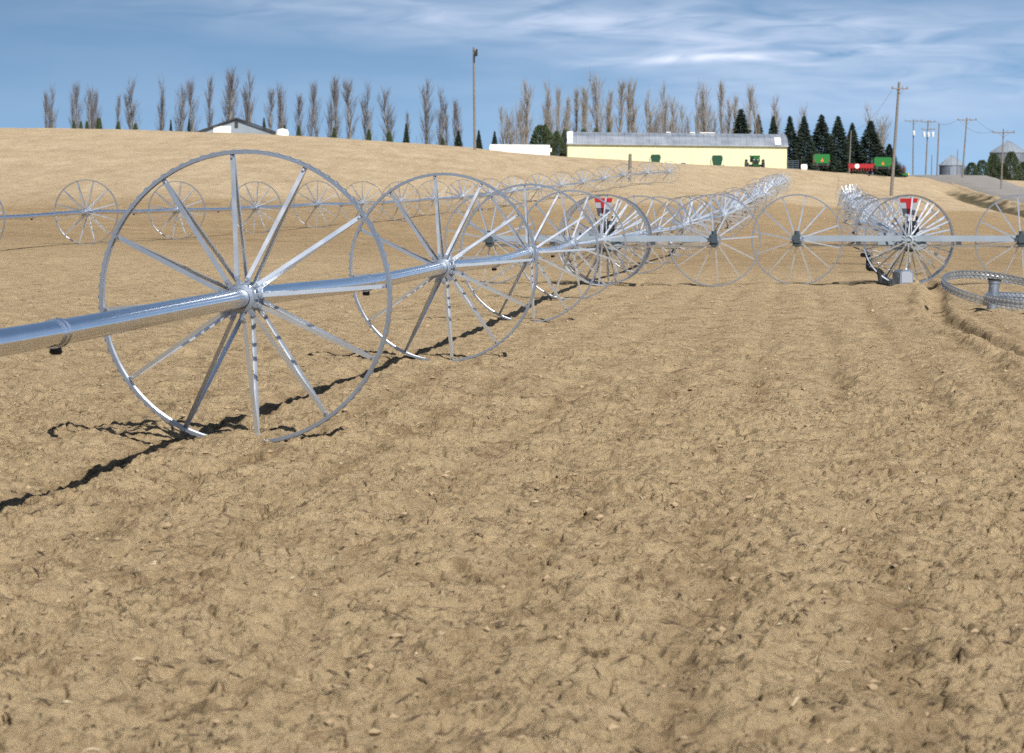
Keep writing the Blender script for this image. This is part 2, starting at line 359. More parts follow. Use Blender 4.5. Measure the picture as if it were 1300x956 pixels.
    me.loops.add(q.size); me.polygons.add(len(q)); me.loops.foreach_set('vertex_index', q.ravel().astype(np.int32))
    me.polygons.foreach_set('loop_start', np.arange(0, q.size, 4, dtype=np.int32))
    me.update(calc_edges=True); me.shade_smooth()
    a = me.color_attributes.new('zone', 'FLOAT_COLOR', 'POINT'); ca = np.zeros((n, 4), np.float32); ca[:, 0] = stub.ravel(); ca[:, 1] = verge.ravel(); ca[:, 2] = strip.ravel(); ca[:, 3] = tilth.ravel()
    a.data.foreach_set('color', ca.ravel())
    m = bpy.data.materials.new('field_soil'); m.use_nodes = True; t = m.node_tree; P = t.nodes['Principled BSDF']; P.inputs['Roughness'].default_value = .95; P.inputs['Specular IOR Level'].default_value = .15
    def nn(ty, **k):
        q_ = t.nodes.new(ty)
        for a_, b_ in k.items(): setattr(q_, a_, b_)
        return q_
    lk = t.links.new
    tcn = nn('ShaderNodeTexCoord'); O = tcn.outputs['Object']
    def noise(sc, det=6, ro=.6, vec=None, dist=0):
        q_ = nn('ShaderNodeTexNoise'); q_.inputs['Scale'].default_value = sc; q_.inputs['Detail'].default_value = det; q_.inputs['Roughness'].default_value = ro; q_.inputs['Distortion'].default_value = dist
        lk(vec or O, q_.inputs['Vector']); return q_.outputs[0]
    def rng(s, a_, b_, c_=0, d_=1):
        q_ = nn('ShaderNodeMapRange'); q_.inputs[1].default_value = a_; q_.inputs[2].default_value = b_; q_.inputs[3].default_value = c_; q_.inputs[4].default_value = d_; lk(s, q_.inputs[0]); return q_.outputs[0]
    def mix(f, a_, b_, bt='MIX'):
        q_ = nn('ShaderNodeMix', data_type='RGBA', blend_type=bt)
        for i_, v in ((0, f), (6, a_), (7, b_)):
            if isinstance(v, tuple): q_.inputs[i_].default_value = (*v, 1)
            elif isinstance(v, float): q_.inputs[i_].default_value = v
            else: lk(v, q_.inputs[i_])
        return q_.outputs[2]
    va_ = nn('ShaderNodeVertexColor', layer_name='zone')
    soil = mix(rng(noise(1.3, 8, .65), .35, .65), (.43, .32, .19), (.52, .395, .24))
    soil = mix(rng(noise(.9, 9, .72), .50, .66, 0, .75), soil, (.31, .215, .12))
    soil = mix(rng(noise(6, 7, .7), .38, .68), soil, (.54, .415, .25))
    soil = mix(rng(noise(3.4, 10, .78, None, .8), .52, .62, 0, .68), soil, (.225, .155, .088))
    soil = mix(rng(noise(12, 8, .8, None, .5), .55, .65, 0, .7), soil, (.17, .115, .062))
    soil = mix(rng(noise(26, 6, .7), .57, .75, 0, .55), soil, (.24, .165, .09))
    mpn = nn('ShaderNodeMapping'); mpn.inputs['Scale'].default_value = (1, .5, 1); lk(O, mpn.inputs[0])
    soil = mix(rng(noise(5, 8, .8, mpn.outputs[0], .4), .57, .70, 0, .6), soil, (.19, .13, .075))
    soil = mix(rng(va_.outputs['Alpha'], .1, 1, 0, .34), soil, (.22, .15, .08))
    strawm = nn('ShaderNodeMapping'); strawm.inputs['Scale'].default_value = (.5, .10, .5); lk(O, strawm.inputs[0])
    straw = mix(rng(noise(1.0, 8, .7, strawm.outputs[0]), .35, .65), (.42, .32, .20), (.56, .45, .30))
    straw = mix(rng(noise(2.2, 9, .85), .50, .66, 0, .75), straw, (.30, .215, .13))
    rowm = nn('ShaderNodeMapping'); rowm.inputs['Scale'].default_value = (.9, .03, .9); rowm.inputs['Rotation'].default_value = (0, 0, R_(5)); lk(O, rowm.inputs[0])
    straw = mix(rng(noise(1.0, 5, .7, rowm.outputs[0]), .5, .7, 0, .4), straw, (.34, .25, .155))
    va = nn('ShaderNodeVertexColor', layer_name='zone'); sp_ = nn('ShaderNodeSeparateColor'); lk(va.outputs[0], sp_.inputs[0])
    tilled = mix(rng(noise(.35, 8, .75), .35, .65), (.32, .225, .125), (.43, .32, .185))
    tilled = mix(rng(noise(2.2, 7, .8, mpn.outputs[0]), .52, .66, 0, .8), tilled, (.18, .12, .065))
    soil = mix(sp_.outputs[2], soil, tilled)
    colr = mix(sp_.outputs[0], soil, straw)
    grass = mix(rng(noise(1.2, 6), .4, .6), (.075, .066, .04), (.15, .125, .07))
    colr = mix(rng(sp_.outputs[1], .25, .7), colr, grass)
    lk(colr, P.inputs['Base Color'])
    def bump(hh, dist, prev=None, st_=1.0):
        q_ = nn('ShaderNodeBump'); q_.inputs['Distance'].default_value = dist; q_.inputs['Strength'].default_value = st_; lk(hh, q_.inputs['Height'])
        if prev: lk(prev, q_.inputs['Normal'])
        return q_.outputs[0]
    b1_ = bump(noise(9, 9, .75), .06)
    b1_ = bump(noise(22, 7, .72), .032, b1_)
    vo = nn('ShaderNodeTexVoronoi', feature='DISTANCE_TO_EDGE'); vo.inputs['Scale'].default_value = 11; vo.inputs['Randomness'].default_value = 1
    wv = nn('ShaderNodeVectorMath', operation='ADD'); nzv = nn('ShaderNodeTexNoise'); nzv.inputs['Scale'].default_value = 7; lk(O, nzv.inputs[0])
    sc_ = nn('ShaderNodeVectorMath', operation='SCALE'); sc_.inputs[3].default_value = .16; lk(nzv.outputs[1], sc_.inputs[0]); lk(O, wv.inputs[0]); lk(sc_.outputs[0], wv.inputs[1]); lk(wv.outputs[0], vo.inputs['Vector'])
    mk = rng(noise(2.6, 4), .50, .60)
    ed_ = mix(mk, (1.0, 1.0, 1.0), rng(vo.outputs['Distance'], 0, .09))
    b1_ = bump(ed_, .022, b1_)
    b1_ = bump(noise(60, 5, .7), .007, b1_)
    lk(b1_, P.inputs['Normal'])
    me.materials.append(m)
    o = bpy.data.objects.new('ground', me); link(o); tag(o, 'dry tan tilled farm field rising to a stubble ridge', 'field', kind='structure')
    return co.reshape(nr, nc, 3), YR, cols
G_co, G_rows, G_cols = make_ground()
def gz(x, y):
    r = int(np.clip(np.searchsorted(G_rows, y) - 1, 0, len(G_rows) - 2)); c = int(np.clip(np.searchsorted(G_cols, CX + F * x / max(y, 3)) - 1, 0, len(G_cols) - 2))
    return float(G_co[r:r + 2, c:c + 2, 2].mean())

# road sheet on the ground
def make_road():
    b = MB(); P = []
    pts = [Vector((x, y)) for x, y in ROAD]
    for k in range(len(pts) - 1):
        for t in range(12): P.append(pts[k].lerp(pts[k + 1], t / 12))
    P.append(pts[-1]); vs = []; fs = []; W = [-3.8, -1.9, 0, 1.9, 3.8]
    for k, p in enumerate(P):
        d = (P[min(k + 1, len(P) - 1)] - P[max(k - 1, 0)]).normalized(); nrm = Vector((d.y, -d.x))
        base = [gz(*(p + nrm * w_)) for w_ in W]
        for i, w_ in enumerate(W):
            wf = 1 + .9 * min(1, max(0, (p.y - 470) / 90)) * (w_ < 0); q = p + nrm * w_ * wf; vs.append((q.x, q.y, max(base) + .12 - .05 * abs(w_) / 3.8 ))
        for w_ in (-4.6, 4.6):
            wf = 1 + .9 * min(1, max(0, (p.y - 470) / 90)) * (w_ < 0); q = p + nrm * w_ * wf; vs.append((q.x, q.y, max(base) - .35))
    m = 7
    order = [5, 0, 1, 2, 3, 4, 6]
    for k in range(len(P) - 1):
        for i in range(6): fs.append((k * m + order[i], k * m + order[i + 1], (k + 1) * m + order[i + 1], (k + 1) * m + order[i]))
    b.add(vs, fs)
    o = b.build('road', mat('gravel_road', (.20, .19, .18), .95, col2=(.30, .28, .26), vscale=.6), smooth=True)
    tag(o, 'pale grey gravel road climbing beside the field', 'road', kind='structure')
make_road()

# crop trash and crumbs on the near soil: nobody could count them
def make_residue():
    rs = np.random.RandomState(5); b = MB(); c = MB()
    for k in range(9000):
        y = 8.5 * (62 / 8.5) ** rs.rand() if rs.rand() < .8 else 8.5 + 20 * rs.rand()
        x = (rs.rand() - .5) * 2 * (.175 * y + .5); z = gz(x, y)
        if gnoise(np.array([x * 1.7]), np.array([y * 1.7]), 92)[0] < .0 and rs.rand() < .7: continue
        L_ = (.012 + .07 * rs.rand() ** 2) * (1 + y / 60); a = rs.rand() * PI; wd = .0016 + .002 * rs.rand(); t = (rs.rand() - .5) * .7
        dx, dy = math.cos(a) * L_ / 2, math.sin(a) * L_ / 2; nx, ny = -math.sin(a) * wd, math.cos(a) * wd
        zz = z + .006; b.cur = 0 if rs.rand() < .96 else 1
        b.add([(x - dx - nx, y - dy - ny, zz - t * L_ / 2), (x - dx + nx, y - dy + ny, zz - t * L_ / 2), (x + dx + nx, y + dy + ny, zz + t * L_ / 2), (x + dx - nx, y + dy - ny, zz + t * L_ / 2), (x, y, zz + wd * 2.2)], [(0, 1, 4), (1, 2, 4), (2, 3, 4), (3, 0, 4), (0, 3, 2, 1)])
    o = b.build('crop_residue', [mat('dark_straw', (.075, .05, .03), .9), mat('pale_straw', (.5, .42, .28), .8)])
    tag(o, 'scattered bits of dry stalk on the tilled soil', 'crop residue', kind='stuff')
    ico = [(0, 0, 1), (.9, 0, .3), (.28, .85, .3), (-.72, .53, .3), (-.72, -.53, .3), (.28, -.85, .3), (.5, .4, -.5), (-.4, .5, -.5), (-.3, -.6, -.5), (.5, -.4, -.5)]
    fc = [(0, 1, 2), (0, 2, 3), (0, 3, 4), (0, 4, 5), (0, 5, 1), (1, 6, 2), (2, 6, 7), (2, 7, 3), (3, 7, 8), (3, 8, 4), (4, 8, 5), (5, 8, 9), (5, 9, 1), (1, 9, 6), (6, 9, 8, 7)]
    for k in range(3500):
        y = 8.5 * (60 / 8.5) ** rs.rand(); x = (rs.rand() - .5) * 2 * (.175 * y + .5)
        if gnoise(np.array([x * 1.3]), np.array([y * 1.3]), 91)[0] < -.05 and rs.rand() < .75: continue
        s = (.004 + .016 * rs.rand() ** 3) * (1 + y / 50); z = gz(x, y); a = rs.rand() * 6.28; ca, sa = math.cos(a), math.sin(a)
        vs = []
        for vx, vy, vz in ico:
            q = s * (.7 + .6 * rs.rand()); vx, vy = vx * 1.25, vy
            vs.append((x + q * (vx * ca - vy * sa), y + q * (vx * sa + vy * ca), z + q * vz * .7 + s * .25))
        c.add(vs, fc)
    o = c.build('soil_crumbs', mat('soil_crumb', (.33, .245, .15), .95, var=.12, vscale=5, bump=.004, bscale=60), smooth=True)
    tag(o, 'loose crumbs of dry tan soil on the field', 'soil crumbs', kind='stuff')
make_residue()

# ------------------------------------------------------------------ wheel meshes (axis = local Y)
D = 1.93; RW = D / 2; NSP = 12
def rim_mesh(lugs=84, seg=96, wd=.085, th=.012, R=RW, name='rim', rows=0):
    b = MB(); vs = []; fs = []
    prof = [(R, -wd / 2), (R + .004, 0), (R, wd / 2), (R - .022, wd / 2), (R - .022, wd / 2 - .006), (R - th, wd / 2 - .01), (R - th, -wd / 2 + .01), (R - .022, -wd / 2 + .006), (R - .022, -wd / 2)]
    m = len(prof)
    for i in range(seg):
        t = 2 * PI * i / seg
        for r, h in prof: vs.append((r * math.cos(t), h, r * math.sin(t)))
    for i in range(seg):
        for k in range(m): fs.append((i * m + k, ((i + 1) % seg) * m + k, ((i + 1) % seg) * m + (k + 1) % m, i * m + (k + 1) % m))
    b.add(vs, fs)
    for i in range(lugs):
        t = 2 * PI * i / lugs; rot = Matrix.Rotation(-t, 3, 'Y')
        b.box(rot @ Vector((R + .003, 0, 0)), (.009, wd * .7, .022), rot)
    return b.mesh(name, M_rim, True)
def spoke_bars(b, t, half=.2, r_in=.10, leg=.027, th=.004, r_out=RW - .018):
    c, s = math.cos(t), math.sin(t); rad = Vector((c, 0, s)); tan = Vector((-s, 0, c)); ax = Vector((0, 1, 0))
    for sg in (-1, 1):
        p0 = rad * r_out + ax * sg * .012 ; p1 = rad * r_in + ax * sg * half
        d = (p1 - p0).normalized(); n2 = d.cross(tan).normalized()
        if n2.dot(ax) * sg < 0: n2 = -n2
        for (u, v, w1, w2) in ((tan, n2, leg, th), (n2, tan, leg * .8, th)):
            o_ = (u * w1 / 2 + v * w2 / 2) if u is tan else (u * (w1 / 2 + th * 1.02) - tan * 0 + v * w2 / 2)
            if u is n2: o_ = -u * (w1 / 2 + .0005) + v * w2 / 2
            vs = []
            for p in (p0, p1):
                for a_, b_ in ((-1, -1), (1, -1), (1, 1), (-1, 1)): vs.append(p + o_ + u * (a_ * w1 / 2) + v * (b_ * w2 / 2))
            b.add(vs, [(0, 1, 2, 3), (7, 6, 5, 4), (0, 4, 5, 1), (1, 5, 6, 2), (2, 6, 7, 3), (3, 7, 4, 0)])
        b.cur = 1
        for q in (.03, .97):
            p = p0.lerp(p1, q) + n2 * .012 + tan * .015
            b.tube(p - n2 * .006, p + n2 * .008, .009, n=6)
        b.cur = 0
def spoke_mesh():
    b = MB(); spoke_bars(b, 0.0); return b.mesh('spoke', [M_zinc, M_bolt])
def hub_into(b, half=.2):
    for sg in (-1, 1):
        y = sg * half
        b.lathe([(.066, y - .014), (.092, y - .010), (.098, y), (.092, y + .010), (.066, y + .014)], n=24, axis='y')
        for i in range(NSP):
            t = 2 * PI * i / NSP + R_(4); rot = Matrix.Rotation(-t, 3, 'Y')
            b.box(rot @ Vector((.122, y, 0)), (.055, .010, .034), rot); b.tube(rot @ Vector((.135, y - .016, 0)), rot @ Vector((.135, y + .016, 0)), .009, n=6)
    b.lathe([(.0655, -half), (.078, -half + .02), (.078, -.03), (.088, -.025), (.088, .025), (.078, .03), (.078, half - .02), (.0655, half)], n=24, axis='y')
    for s1 in (-1, 1):
        for yy in (-.12, .12):
            b.box((s1 * .095, yy, 0), (.05, .06, .012)); b.box((s1 * .095, yy, .016), (.05, .06, .012))
            b.tube((s1 * .10, yy, -.045), (s1 * .10, yy, .055), .008, n=6)
def hub_mesh():
    b = MB(); hub_into(b); return b.mesh('wheel', M_zinc_dull, True)
def whole_wheel_mesh(seg=48, fat=1.0, half=.2):
    b = MB(); vs = []; fs = []; prof = [(RW, -.042), (RW, .042), (RW - .022, .036), (RW - .022, -.036)]; m = 4
    for i in range(seg):
        t = 2 * PI * i / seg
        for r, h in prof: vs.append((r * math.cos(t), h, r * math.sin(t)))
    for i in range(seg):
        for k in range(m): fs.append((i * m + k, ((i + 1) % seg) * m + k, ((i + 1) % seg) * m + (k + 1) % m, i * m + (k + 1) % m))
    b.cur = 2; b.add(vs, fs); b.cur = 0
    for i in range(NSP): spoke_bars(b, 2 * PI * i / NSP, half, leg=.03 * fat)
    hub_into(b, half)
    return b.mesh('wheel', [M_zinc, M_bolt, M_rim])
ME_rim, ME_spoke, ME_hub, ME_far, ME_dist = rim_mesh(), spoke_mesh(), hub_mesh(), whole_wheel_mesh(), whole_wheel_mesh(36, 2.2)
def place_wheel(parent, loc, ydir, spin, detailed):
    rz = math.atan2(-ydir.x, ydir.y)
    wroot = inst('wheel', ME_hub if detailed else (ME_far if loc.y < 100 else ME_dist), parent, loc)
    jit = random.Random(int(loc.y * 10 + spin * 7)); ja = .0 if detailed else .11
    wroot.rotation_mode = 'ZXY'; wroot.rotation_euler = (math.asin(max(-1, min(1, ydir.z))) + ja * (jit.random() - .5), spin, rz + ja * (jit.random() - .5))
    if detailed:
        inst('rim', ME_rim, wroot)
        for i in range(NSP):
            s = inst('spoke', ME_spoke, wroot); s.rotation_euler = (0, -2 * PI * i / NSP, 0)
    return wroot
def course(pts, zoff):
    return [Vector((x, y, tz(x, y) + zoff)) for x, y in pts]
def catmull(P, n=10):
    out = []
    for k in range(len(P) - 1):
        a, b_, c, d = P[max(k - 1, 0)], P[k], P[k + 1], P[min(k + 2, len(P) - 1)]
        for i in range(n):
            t = i / n; q = .5 * ((2 * b_) + (c - a) * t + (2 * a - 5 * b_ + 4 * c - d) * t * t + (3 * b_ - a - 3 * c + d) * t ** 3)
            q.z -= .03 * math.sin(PI * t) ** 2; out.append(q)
    out.append(P[-1]); return out
def wheel_line(pts, label, ndet, spins, skip=(), coarse_pipe=False, name='wheel_line', z_over=None):
    P = course(pts, RW - .012)
    if z_over:
        for k, z in z_over.items(): P[k].z = z
    root = empty(name, (P[0].x, P[0].y, tz(P[0].x, P[0].y)), 0, label, 'irrigation line', 'side roll wheel lines across the field')
    o0 = root.location.copy()
    pb = MB(); path = catmull(P, 12); pb.path([p - o0 for p in path], .0635, 20 if not coarse_pipe else 10)
    rnd = random.Random(len(pts))
    for k in range(len(P) - 1):                     # couplers at each joint
        for t_ in ((7,) if k == 0 else (6,)):
            p = path[k * 12 + t_] - o0; d = (path[k * 12 + t_ + 1] - path[k * 12 + t_]).normalized()
            for off in (-.05, .05): pb.tube(p + d * (off - .012), p + d * (off + .012), .073, n=18)
            pb.tube(p - d * .10, p + d * .10, .067, n=18)
    if coarse_pipe:
        for k in range(len(path) - 1):
            a, b_ = path[k] - o0, path[k + 1] - o0
            for i in range(2):
                p = a.lerp(b_, (i + .5) / 2); d = (b_ - a).normalized(); pb.tube(p - d * .02, p + d * .02, .070, n=8); pb.box(p + Vector((0, 0, .072)), (.04, .04, .028))
    pb.build('pipe', M_alu, root, True)
    n_dr = 0
    for k in range(len(P) - 1):
        if P[k].y > 150: break
        p = path[k * 12 + (7 if k == 0 else 6)] - o0; b = MB()
        b.tube(p - Vector((0, 0, .058)), p - Vector((0, 0, .088)), .026, .03, n=10); b.tube(p - Vector((0, 0, .088)), p - Vector((0, 0, .104)), .036, .024, n=10)
        b.build('drain_valve', M_rubber, root)
    cnt = 0
    for k, p in enumerate(P):
        if k in skip: continue
        d = (P[min(k + 1, len(P) - 1)] - P[max(k - 1, 0)]).normalized()
        if k > 10 and not coarse_pipe and False: pass
        sp = -spins[k] if k < len(spins) else rnd.random() * 6
        place_wheel(root, p - o0, d, sp, cnt < ndet); cnt += 1
    return root, P
spA = [R_(10), R_(4), R_(4.5), R_(3), R_(10)] + [R_(5 + 3.1 * k) for k in range(40)]
lineA, PA = wheel_line(LA, 'nearest galvanised wheel line, its thick pipe running from lower left to the ridge', 8, spA)
lineB, PB = wheel_line(LB, 'distant wheel line crossing behind the big wheel on the left, reaching the wooden post', 6, [R_(7 + 4 * k) for k in range(40)], coarse_pipe=True)
lineC, PC = wheel_line(LC, 'wheel line on the right seen end-on, bunched wheels behind the red sign', 6, [R_(2 + 8.5 * k) for k in range(40)])

# ------------------------------------------------------------------ drive carriages in the middle of two lines
def sign_into(root, x, y, z, rz):
    r = inst('sign_panel', None, root)  if False else None
def drive_unit(P0, ydir, label, sign_label, gap=4.72):
    rz = math.atan2(-ydir.x, ydir.y); g = tz(P0.x, P0.y)
    root = empty('drive_carriage', (P0.x, P0.y, g), rz, label, 'drive carriage', 'drive carriages on the wheel lines')
    hz = P0.z - g
    def loc(sx, yy=0):                         # terrain height under a local point
        v = Matrix.Rotation(rz, 3, 'Z') @ Vector((sx, yy, 0)); return tz(P0.x + v.x, P0.y + v.y) - g
    h = gap / 2
    b = MB()
    for y0 in (-.75,):
        b.box((0, y0, hz + .03), (gap - .1, .12, .125))
    for xx in (-h * .45, h * .45): b.box((xx, -.30, hz - .06), (.10, .75, .10))
    b.box((0, .42, hz + .01), (gap - .1, .10, .11))
    b.build('frame_beam', M_beam, root)
    b = MB()
    b.tube((-h, -.7, hz - .13), (h, -.7, hz - .15), .013, n=6); b.tube((-h, .45, hz - .11), (h, .45, hz - .13), .012, n=6)
    b.build('brace_rod', M_zinc, root)
    k = 0
    for sx in (-h, h):
        dz = loc(sx) + RW - .015
        for y0 in (-.75,):
            wv_ = inst('wheel', ME_hub, root, (sx, y0 + .03, dz)); wv_.rotation_euler = (0, .2 + 1.3 * k, 0); k += 1
            wv_.scale = (1, .55, 1)
            inst('rim', ME_rim, wv_)
            for i in range(NSP):
                s = inst('spoke', ME_spoke, wv_); s.rotation_euler = (0, -2 * PI * i / NSP, 0)
        b = MB(); b.box((sx, -.93, hz + .03), (.13, .13, .18)); b.tube((sx, -.93, hz + .12), (sx, -.93, hz + .19), .055, n=10); b.lathe([(0, -.05), (.085, -.04), (.095, 0), (.085, .04), (0, .05)], (sx, -.92, hz - .06), 14, 'y')
        b.build('axle_block', M_block, root)
    # drive wheels clamped to the pipe either side of the engine
    for y0, sp in ((-.62, .1), (.72, .31), (1.35, .53)):
        wv_ = inst('drive_wheel', ME_far, root, (0, y0, hz)); wv_.rotation_euler = (0, sp, 0)
    # engine and gearbox
    b = MB(); b.box((0, 0, hz - .14), (.66, .5, .16)); b.box((-.36, 0, hz - .02), (.05, .46, .36)); b.box((.36, 0, hz - .02), (.05, .46, .3)); b.box((-.48, -.28, hz + .02), (.34, .02, .26))
    b.build('engine_mount', M_beam, root)
    b = MB(); b.box((.05, .02, hz + .20), (.34, .34, .22)); b.tube((.05, -.2, hz + .20), (.05, .02, hz + .20), .10, n=14); b.box((.05, .05, hz + .35), (.22, .2, .10)); b.tube((.18, .1, hz + .4), (.18, .1, hz + .5), .03, n=8)
    b.build('engine', M_engine, root)
    b = MB(); b.lathe([(.0, -.22), (.2, -.2), (.22, -.1), (.14, .0), (.2, .12), (.0, .2)], (.04, 0, hz - .05), 16, 'y'); b.box((.2, 0, hz - .1), (.3, .2, .2))
    b.build('gearbox', M_dgreen, root)
    # sign: grey tapering plate with a red T
    b = MB(); zt = hz + .88; zb = zt - .38
    b.prism([(-.19, zt), (.19, zt), (.115, zb), (-.115, zb)], -.302, -.290)
    sg = b.build('sign_panel', M_signgrey, root)
    b = MB(); b.prism([(-.192, zt + .002), (.192, zt + .002), (.178, zt - .085), (.058, zt - .085), (.030, zb + .05), (-.030, zb + .05), (-.058, zt - .085), (-.178, zt - .085)], -.308, -.3025)
    b.build('letter', M_red, sg)
    b = MB(); b.tube((-.06, -.27, hz + .1), (-.06, -.27, zt - .06), .014, n=8); b.tube((.06, -.27, hz + .1), (.06, -.27, zt - .06), .014, n=8)
    b.build('sign_post', M_zinc, root)
    return root
dA = drive_unit(Vector(PA[5]), (PA[6] - PA[4]).normalized(), 'engine carriage with red and grey sign among the left line of big wheels', '')
dC = drive_unit(Vector(PC[0]), (PC[1] - PC[0]).normalized(), 'engine carriage on the right with long beam, red T sign and fanned spokes', '')
# toolbox below the right carriage
o = empty('toolbox', (at(1146, 70.2), 70.2, gz(at(1146, 70.2), 70.2)), R_(28), 'small grey metal box with a white lid on the soil under the right carriage', 'box')
b = MB(); b.prism([(-.21, -.02), (.21, -.02), (.19, .30), (.10, .36), (-.10, .36), (-.19, .30)], -.17, .17); b.build('body', M_zinc_dull, o)
b = MB(); b.prism([(-.16, .03), (.16, .03), (.16, .25), (.08, .31), (-.08, .31), (-.16, .25)], -.185, -.172); b.build('lid', M_signgrey, o); o.scale = (.85, .85, .85)
# hose
b = MB(); hp = []
for i in range(26):
    t = i / 25; px = 1094 + 34 * t + 3 * math.sin(t * 14); d = 71.6 - 2.2 * t; hp.append(Vector((at(px, d), d, max(gz(at(px, d), d) + .03, .62 - .75 * t + .05 * math.sin(t * 16)))))
b.path(hp, .045, 8); o = b.build('hose', M_rubber, smooth=True); tag(o, 'black flexible hose sagging to the soil beside the right carriage', 'hose')

# ------------------------------------------------------------------ loose rims lying at the right edge
def loose_rim(label, loc, rot, wd=.13):
    b = MB(); seg = 90; vs = []; fs = []
    prof = [(RW, -wd / 2), (RW, wd / 2), (RW - .03, wd / 2), (RW - .03, wd / 2 - .008), (RW - .010, wd / 2 - .012), (RW - .012, .012), (RW - .03, .006), (RW - .03, -.006), (RW - .012, -.012), (RW - .010, -wd / 2 + .012), (RW - .03, -wd / 2 + .008), (RW - .03, -wd / 2)]
    m = len(prof)
    for i in range(seg):
        t = 2 * PI * i / seg
        for r, h_ in prof: vs.append((r * math.cos(t), r * math.sin(t), h_))
    for i in range(seg):
        for k in range(m): fs.append((i * m + k, i * m + (k + 1) % m, ((i + 1) % seg) * m + (k + 1) % m, ((i + 1) % seg) * m + k))
    b.add(vs, fs)
    band_o = b.mesh('rim_band', mat('band_steel', (.50, .55, .62), .35, .85, .15, 6), True)
    o = bpy.data.objects.new('loose_wheel_rim', band_o); link(o); o.location = loc; o.rotation_euler = rot
    tag(o, label, 'wheel rim', 'loose wheel rims lying on the soil')
    b = MB()
    for i in range(72):
        t = 2 * PI * i / 72; rt = Matrix.Rotation(t, 3, 'Z')
        for hh in (-wd * .27, wd * .27):
            b.box(rt @ Vector((RW + .008, 0, hh)), (.022, .042, wd * .22), rt)
            b.box(rt @ Vector((RW - .020, 0, hh)), (.016, .042, wd * .2), rt)
    b.build('tread_lug', M_zinc, o)['kind'] = 'stuff'
    return o
dl = 53.0
xr = at(1272, dl); zr = gz(xr, dl)
loose_rim('perforated galvanised rim lying tilted and propped on the short drum', (xr, dl, zr + .30), (R_(13), R_(8), 0))
loose_rim('perforated galvanised rim lying flat on the soil beyond the short drum, cut by the frame', (at(1330, 51.6), 51.6, gz(at(1330, 51.6), 51.6) + .10), (R_(4.5), R_(3.5), .3))
o = empty('short_drum', (at(1259, 52.0), 52.0, gz(at(1259, 52.0), 52.0) - .02), 0, 'short upright galvanised steel drum holding up the tilted rim', 'drum'); o.rotation_euler = (0, R_(5), 0)
b = MB(); b.lathe([(.0, .0), (.085, .0), (.085, .46), (.10, .46), (.10, .50), (.0, .50)], n=24); b.build('body', M_zinc_dull, o, True)
b = MB(); b.lathe([(.0, .502), (.115, .502), (.115, .53), (.0, .53)], n=24); b.build('cap', M_engine, o, True)

# ------------------------------------------------------------------ poles and wires
def pole(px_b, py_b, px_t, py_t, d, label, arms=(), cans=0, r=.14, armrz=0.0, extra=None):
    x0, x1 = at(px_b, d), at(px_t, d); z0 = min(zat(py_b, d), tz(x0, d)) - .3; z1 = zat(py_t, d)
    root = empty('utility_pole', (x0, d, z0), 0, label, 'utility pole', 'utility poles along the road and ridge')
    b = MB(); top = Vector((x1 - x0, 0, z1 - z0)); b.tube((0, 0, 0), top, r, r * .7, n=10); b.build('pole', M_wood, root, True)
    for dz, ln in arms:
        a = MB(); c = top - Vector((0, 0, dz)); rt = Matrix.Rotation(armrz, 3, 'Z')
        a.box(c + rt @ Vector((0, -.16, 0)), (ln, .12, .13), rt)
        for s in (-1, 1): a.tube(c + rt @ Vector((s * ln * .25, -.16, -.05)), c + rt @ Vector((0, -.16, -.6)), .025, n=5)
        am = a.build('crossarm', M_wood, root)
        for s in (-.47, .47, .16):
            q = MB(); p = c + rt @ Vector((s * ln, -.16, .06)); q.lathe([(.0, 0), (.05, 0), (.09, .08), (.05, .16), (.08, .2), (.0, .26)], p, 8); q.build('insulator', M_ceramic, am)
    for i in range(cans):
        q = MB(); q.lathe([(0, 0), (.22, 0), (.24, .08), (.24, .75), (.15, .85), (0, .85)], top + Vector(((i - (cans - 1) / 2) * .75, -.42, -2.9)), 12); q.build('transformer', M_can, root, True)
    if extra: extra(root, top)
    return Vector((x1, d, z1))
def junk(root, top):
    q = MB(); q.box(top + Vector((.25, 0, -.55)), (.3, .3, .7)); q.box(top + Vector((.08, -.1, -1.1)), (.12, .1, .9)); q.build('pole_top_fitting', M_engine, root)
p1 = pole(603, 183, 601.5, 61, 338, 'tall lone utility pole on the ridge left of the white trailer', ((.4, .35),), r=.14, armrz=R_(80), extra=junk)
p2 = pole(1130.5, 250, 1140, 105, 380, 'large leaning utility pole standing in the field in front of the green carts', ((.75, 2.1),), r=.21, armrz=R_(25), extra=None)
p3 = pole(1158, 222, 1158.5, 152, 600, 'utility pole with wide crossarm, leftmost of the three on the road crest', ((.3, 3.2),), 1, armrz=R_(0), r=.15)
p4 = pole(1174, 226, 1177, 153, 575, 'utility pole with two crossarms and three pale transformers', ((.3, 2.4), (1.6, 2.4)), 3, r=.15)
p5 = pole(1188, 232, 1191, 157, 545, 'plain utility pole without crossarm left of the small grain bin', (), r=.15)
p6 = pole(1220, 232, 1226, 150, 520, 'utility pole with one wide crossarm right of the small grain bin', ((.35, 3.0),), r=.15)
p7 = pole(1269, 262, 1272.5, 164, 440, 'utility pole with wide crossarm in front of the large grain bin', ((.5, 3.0),), r=.13)
p8 = pole(1181.5, 224, 1182, 197, 640, 'short thin pole between the two transformer poles on the crest', (), r=.12)
p9 = pole(1214, 224, 1214.5, 190, 572, 'thin pole standing in front of the small grain bin', (), r=.10)
p10 = pole(1077, 212, 1079.5, 166, 500, 'weathered pole standing before the dark spruces', (), r=.10)
def wire(a, b_, sag, label):
    m = MB(); pts = [a.lerp(b_, i / 16) - Vector((0, 0, sag * 4 * (i / 16) * (1 - i / 16))) for i in range(17)]; m.path(pts, .018, 4, False)
    tag(m.build('overhead_wire', M_wire), label, 'wire', 'wires strung between the poles')
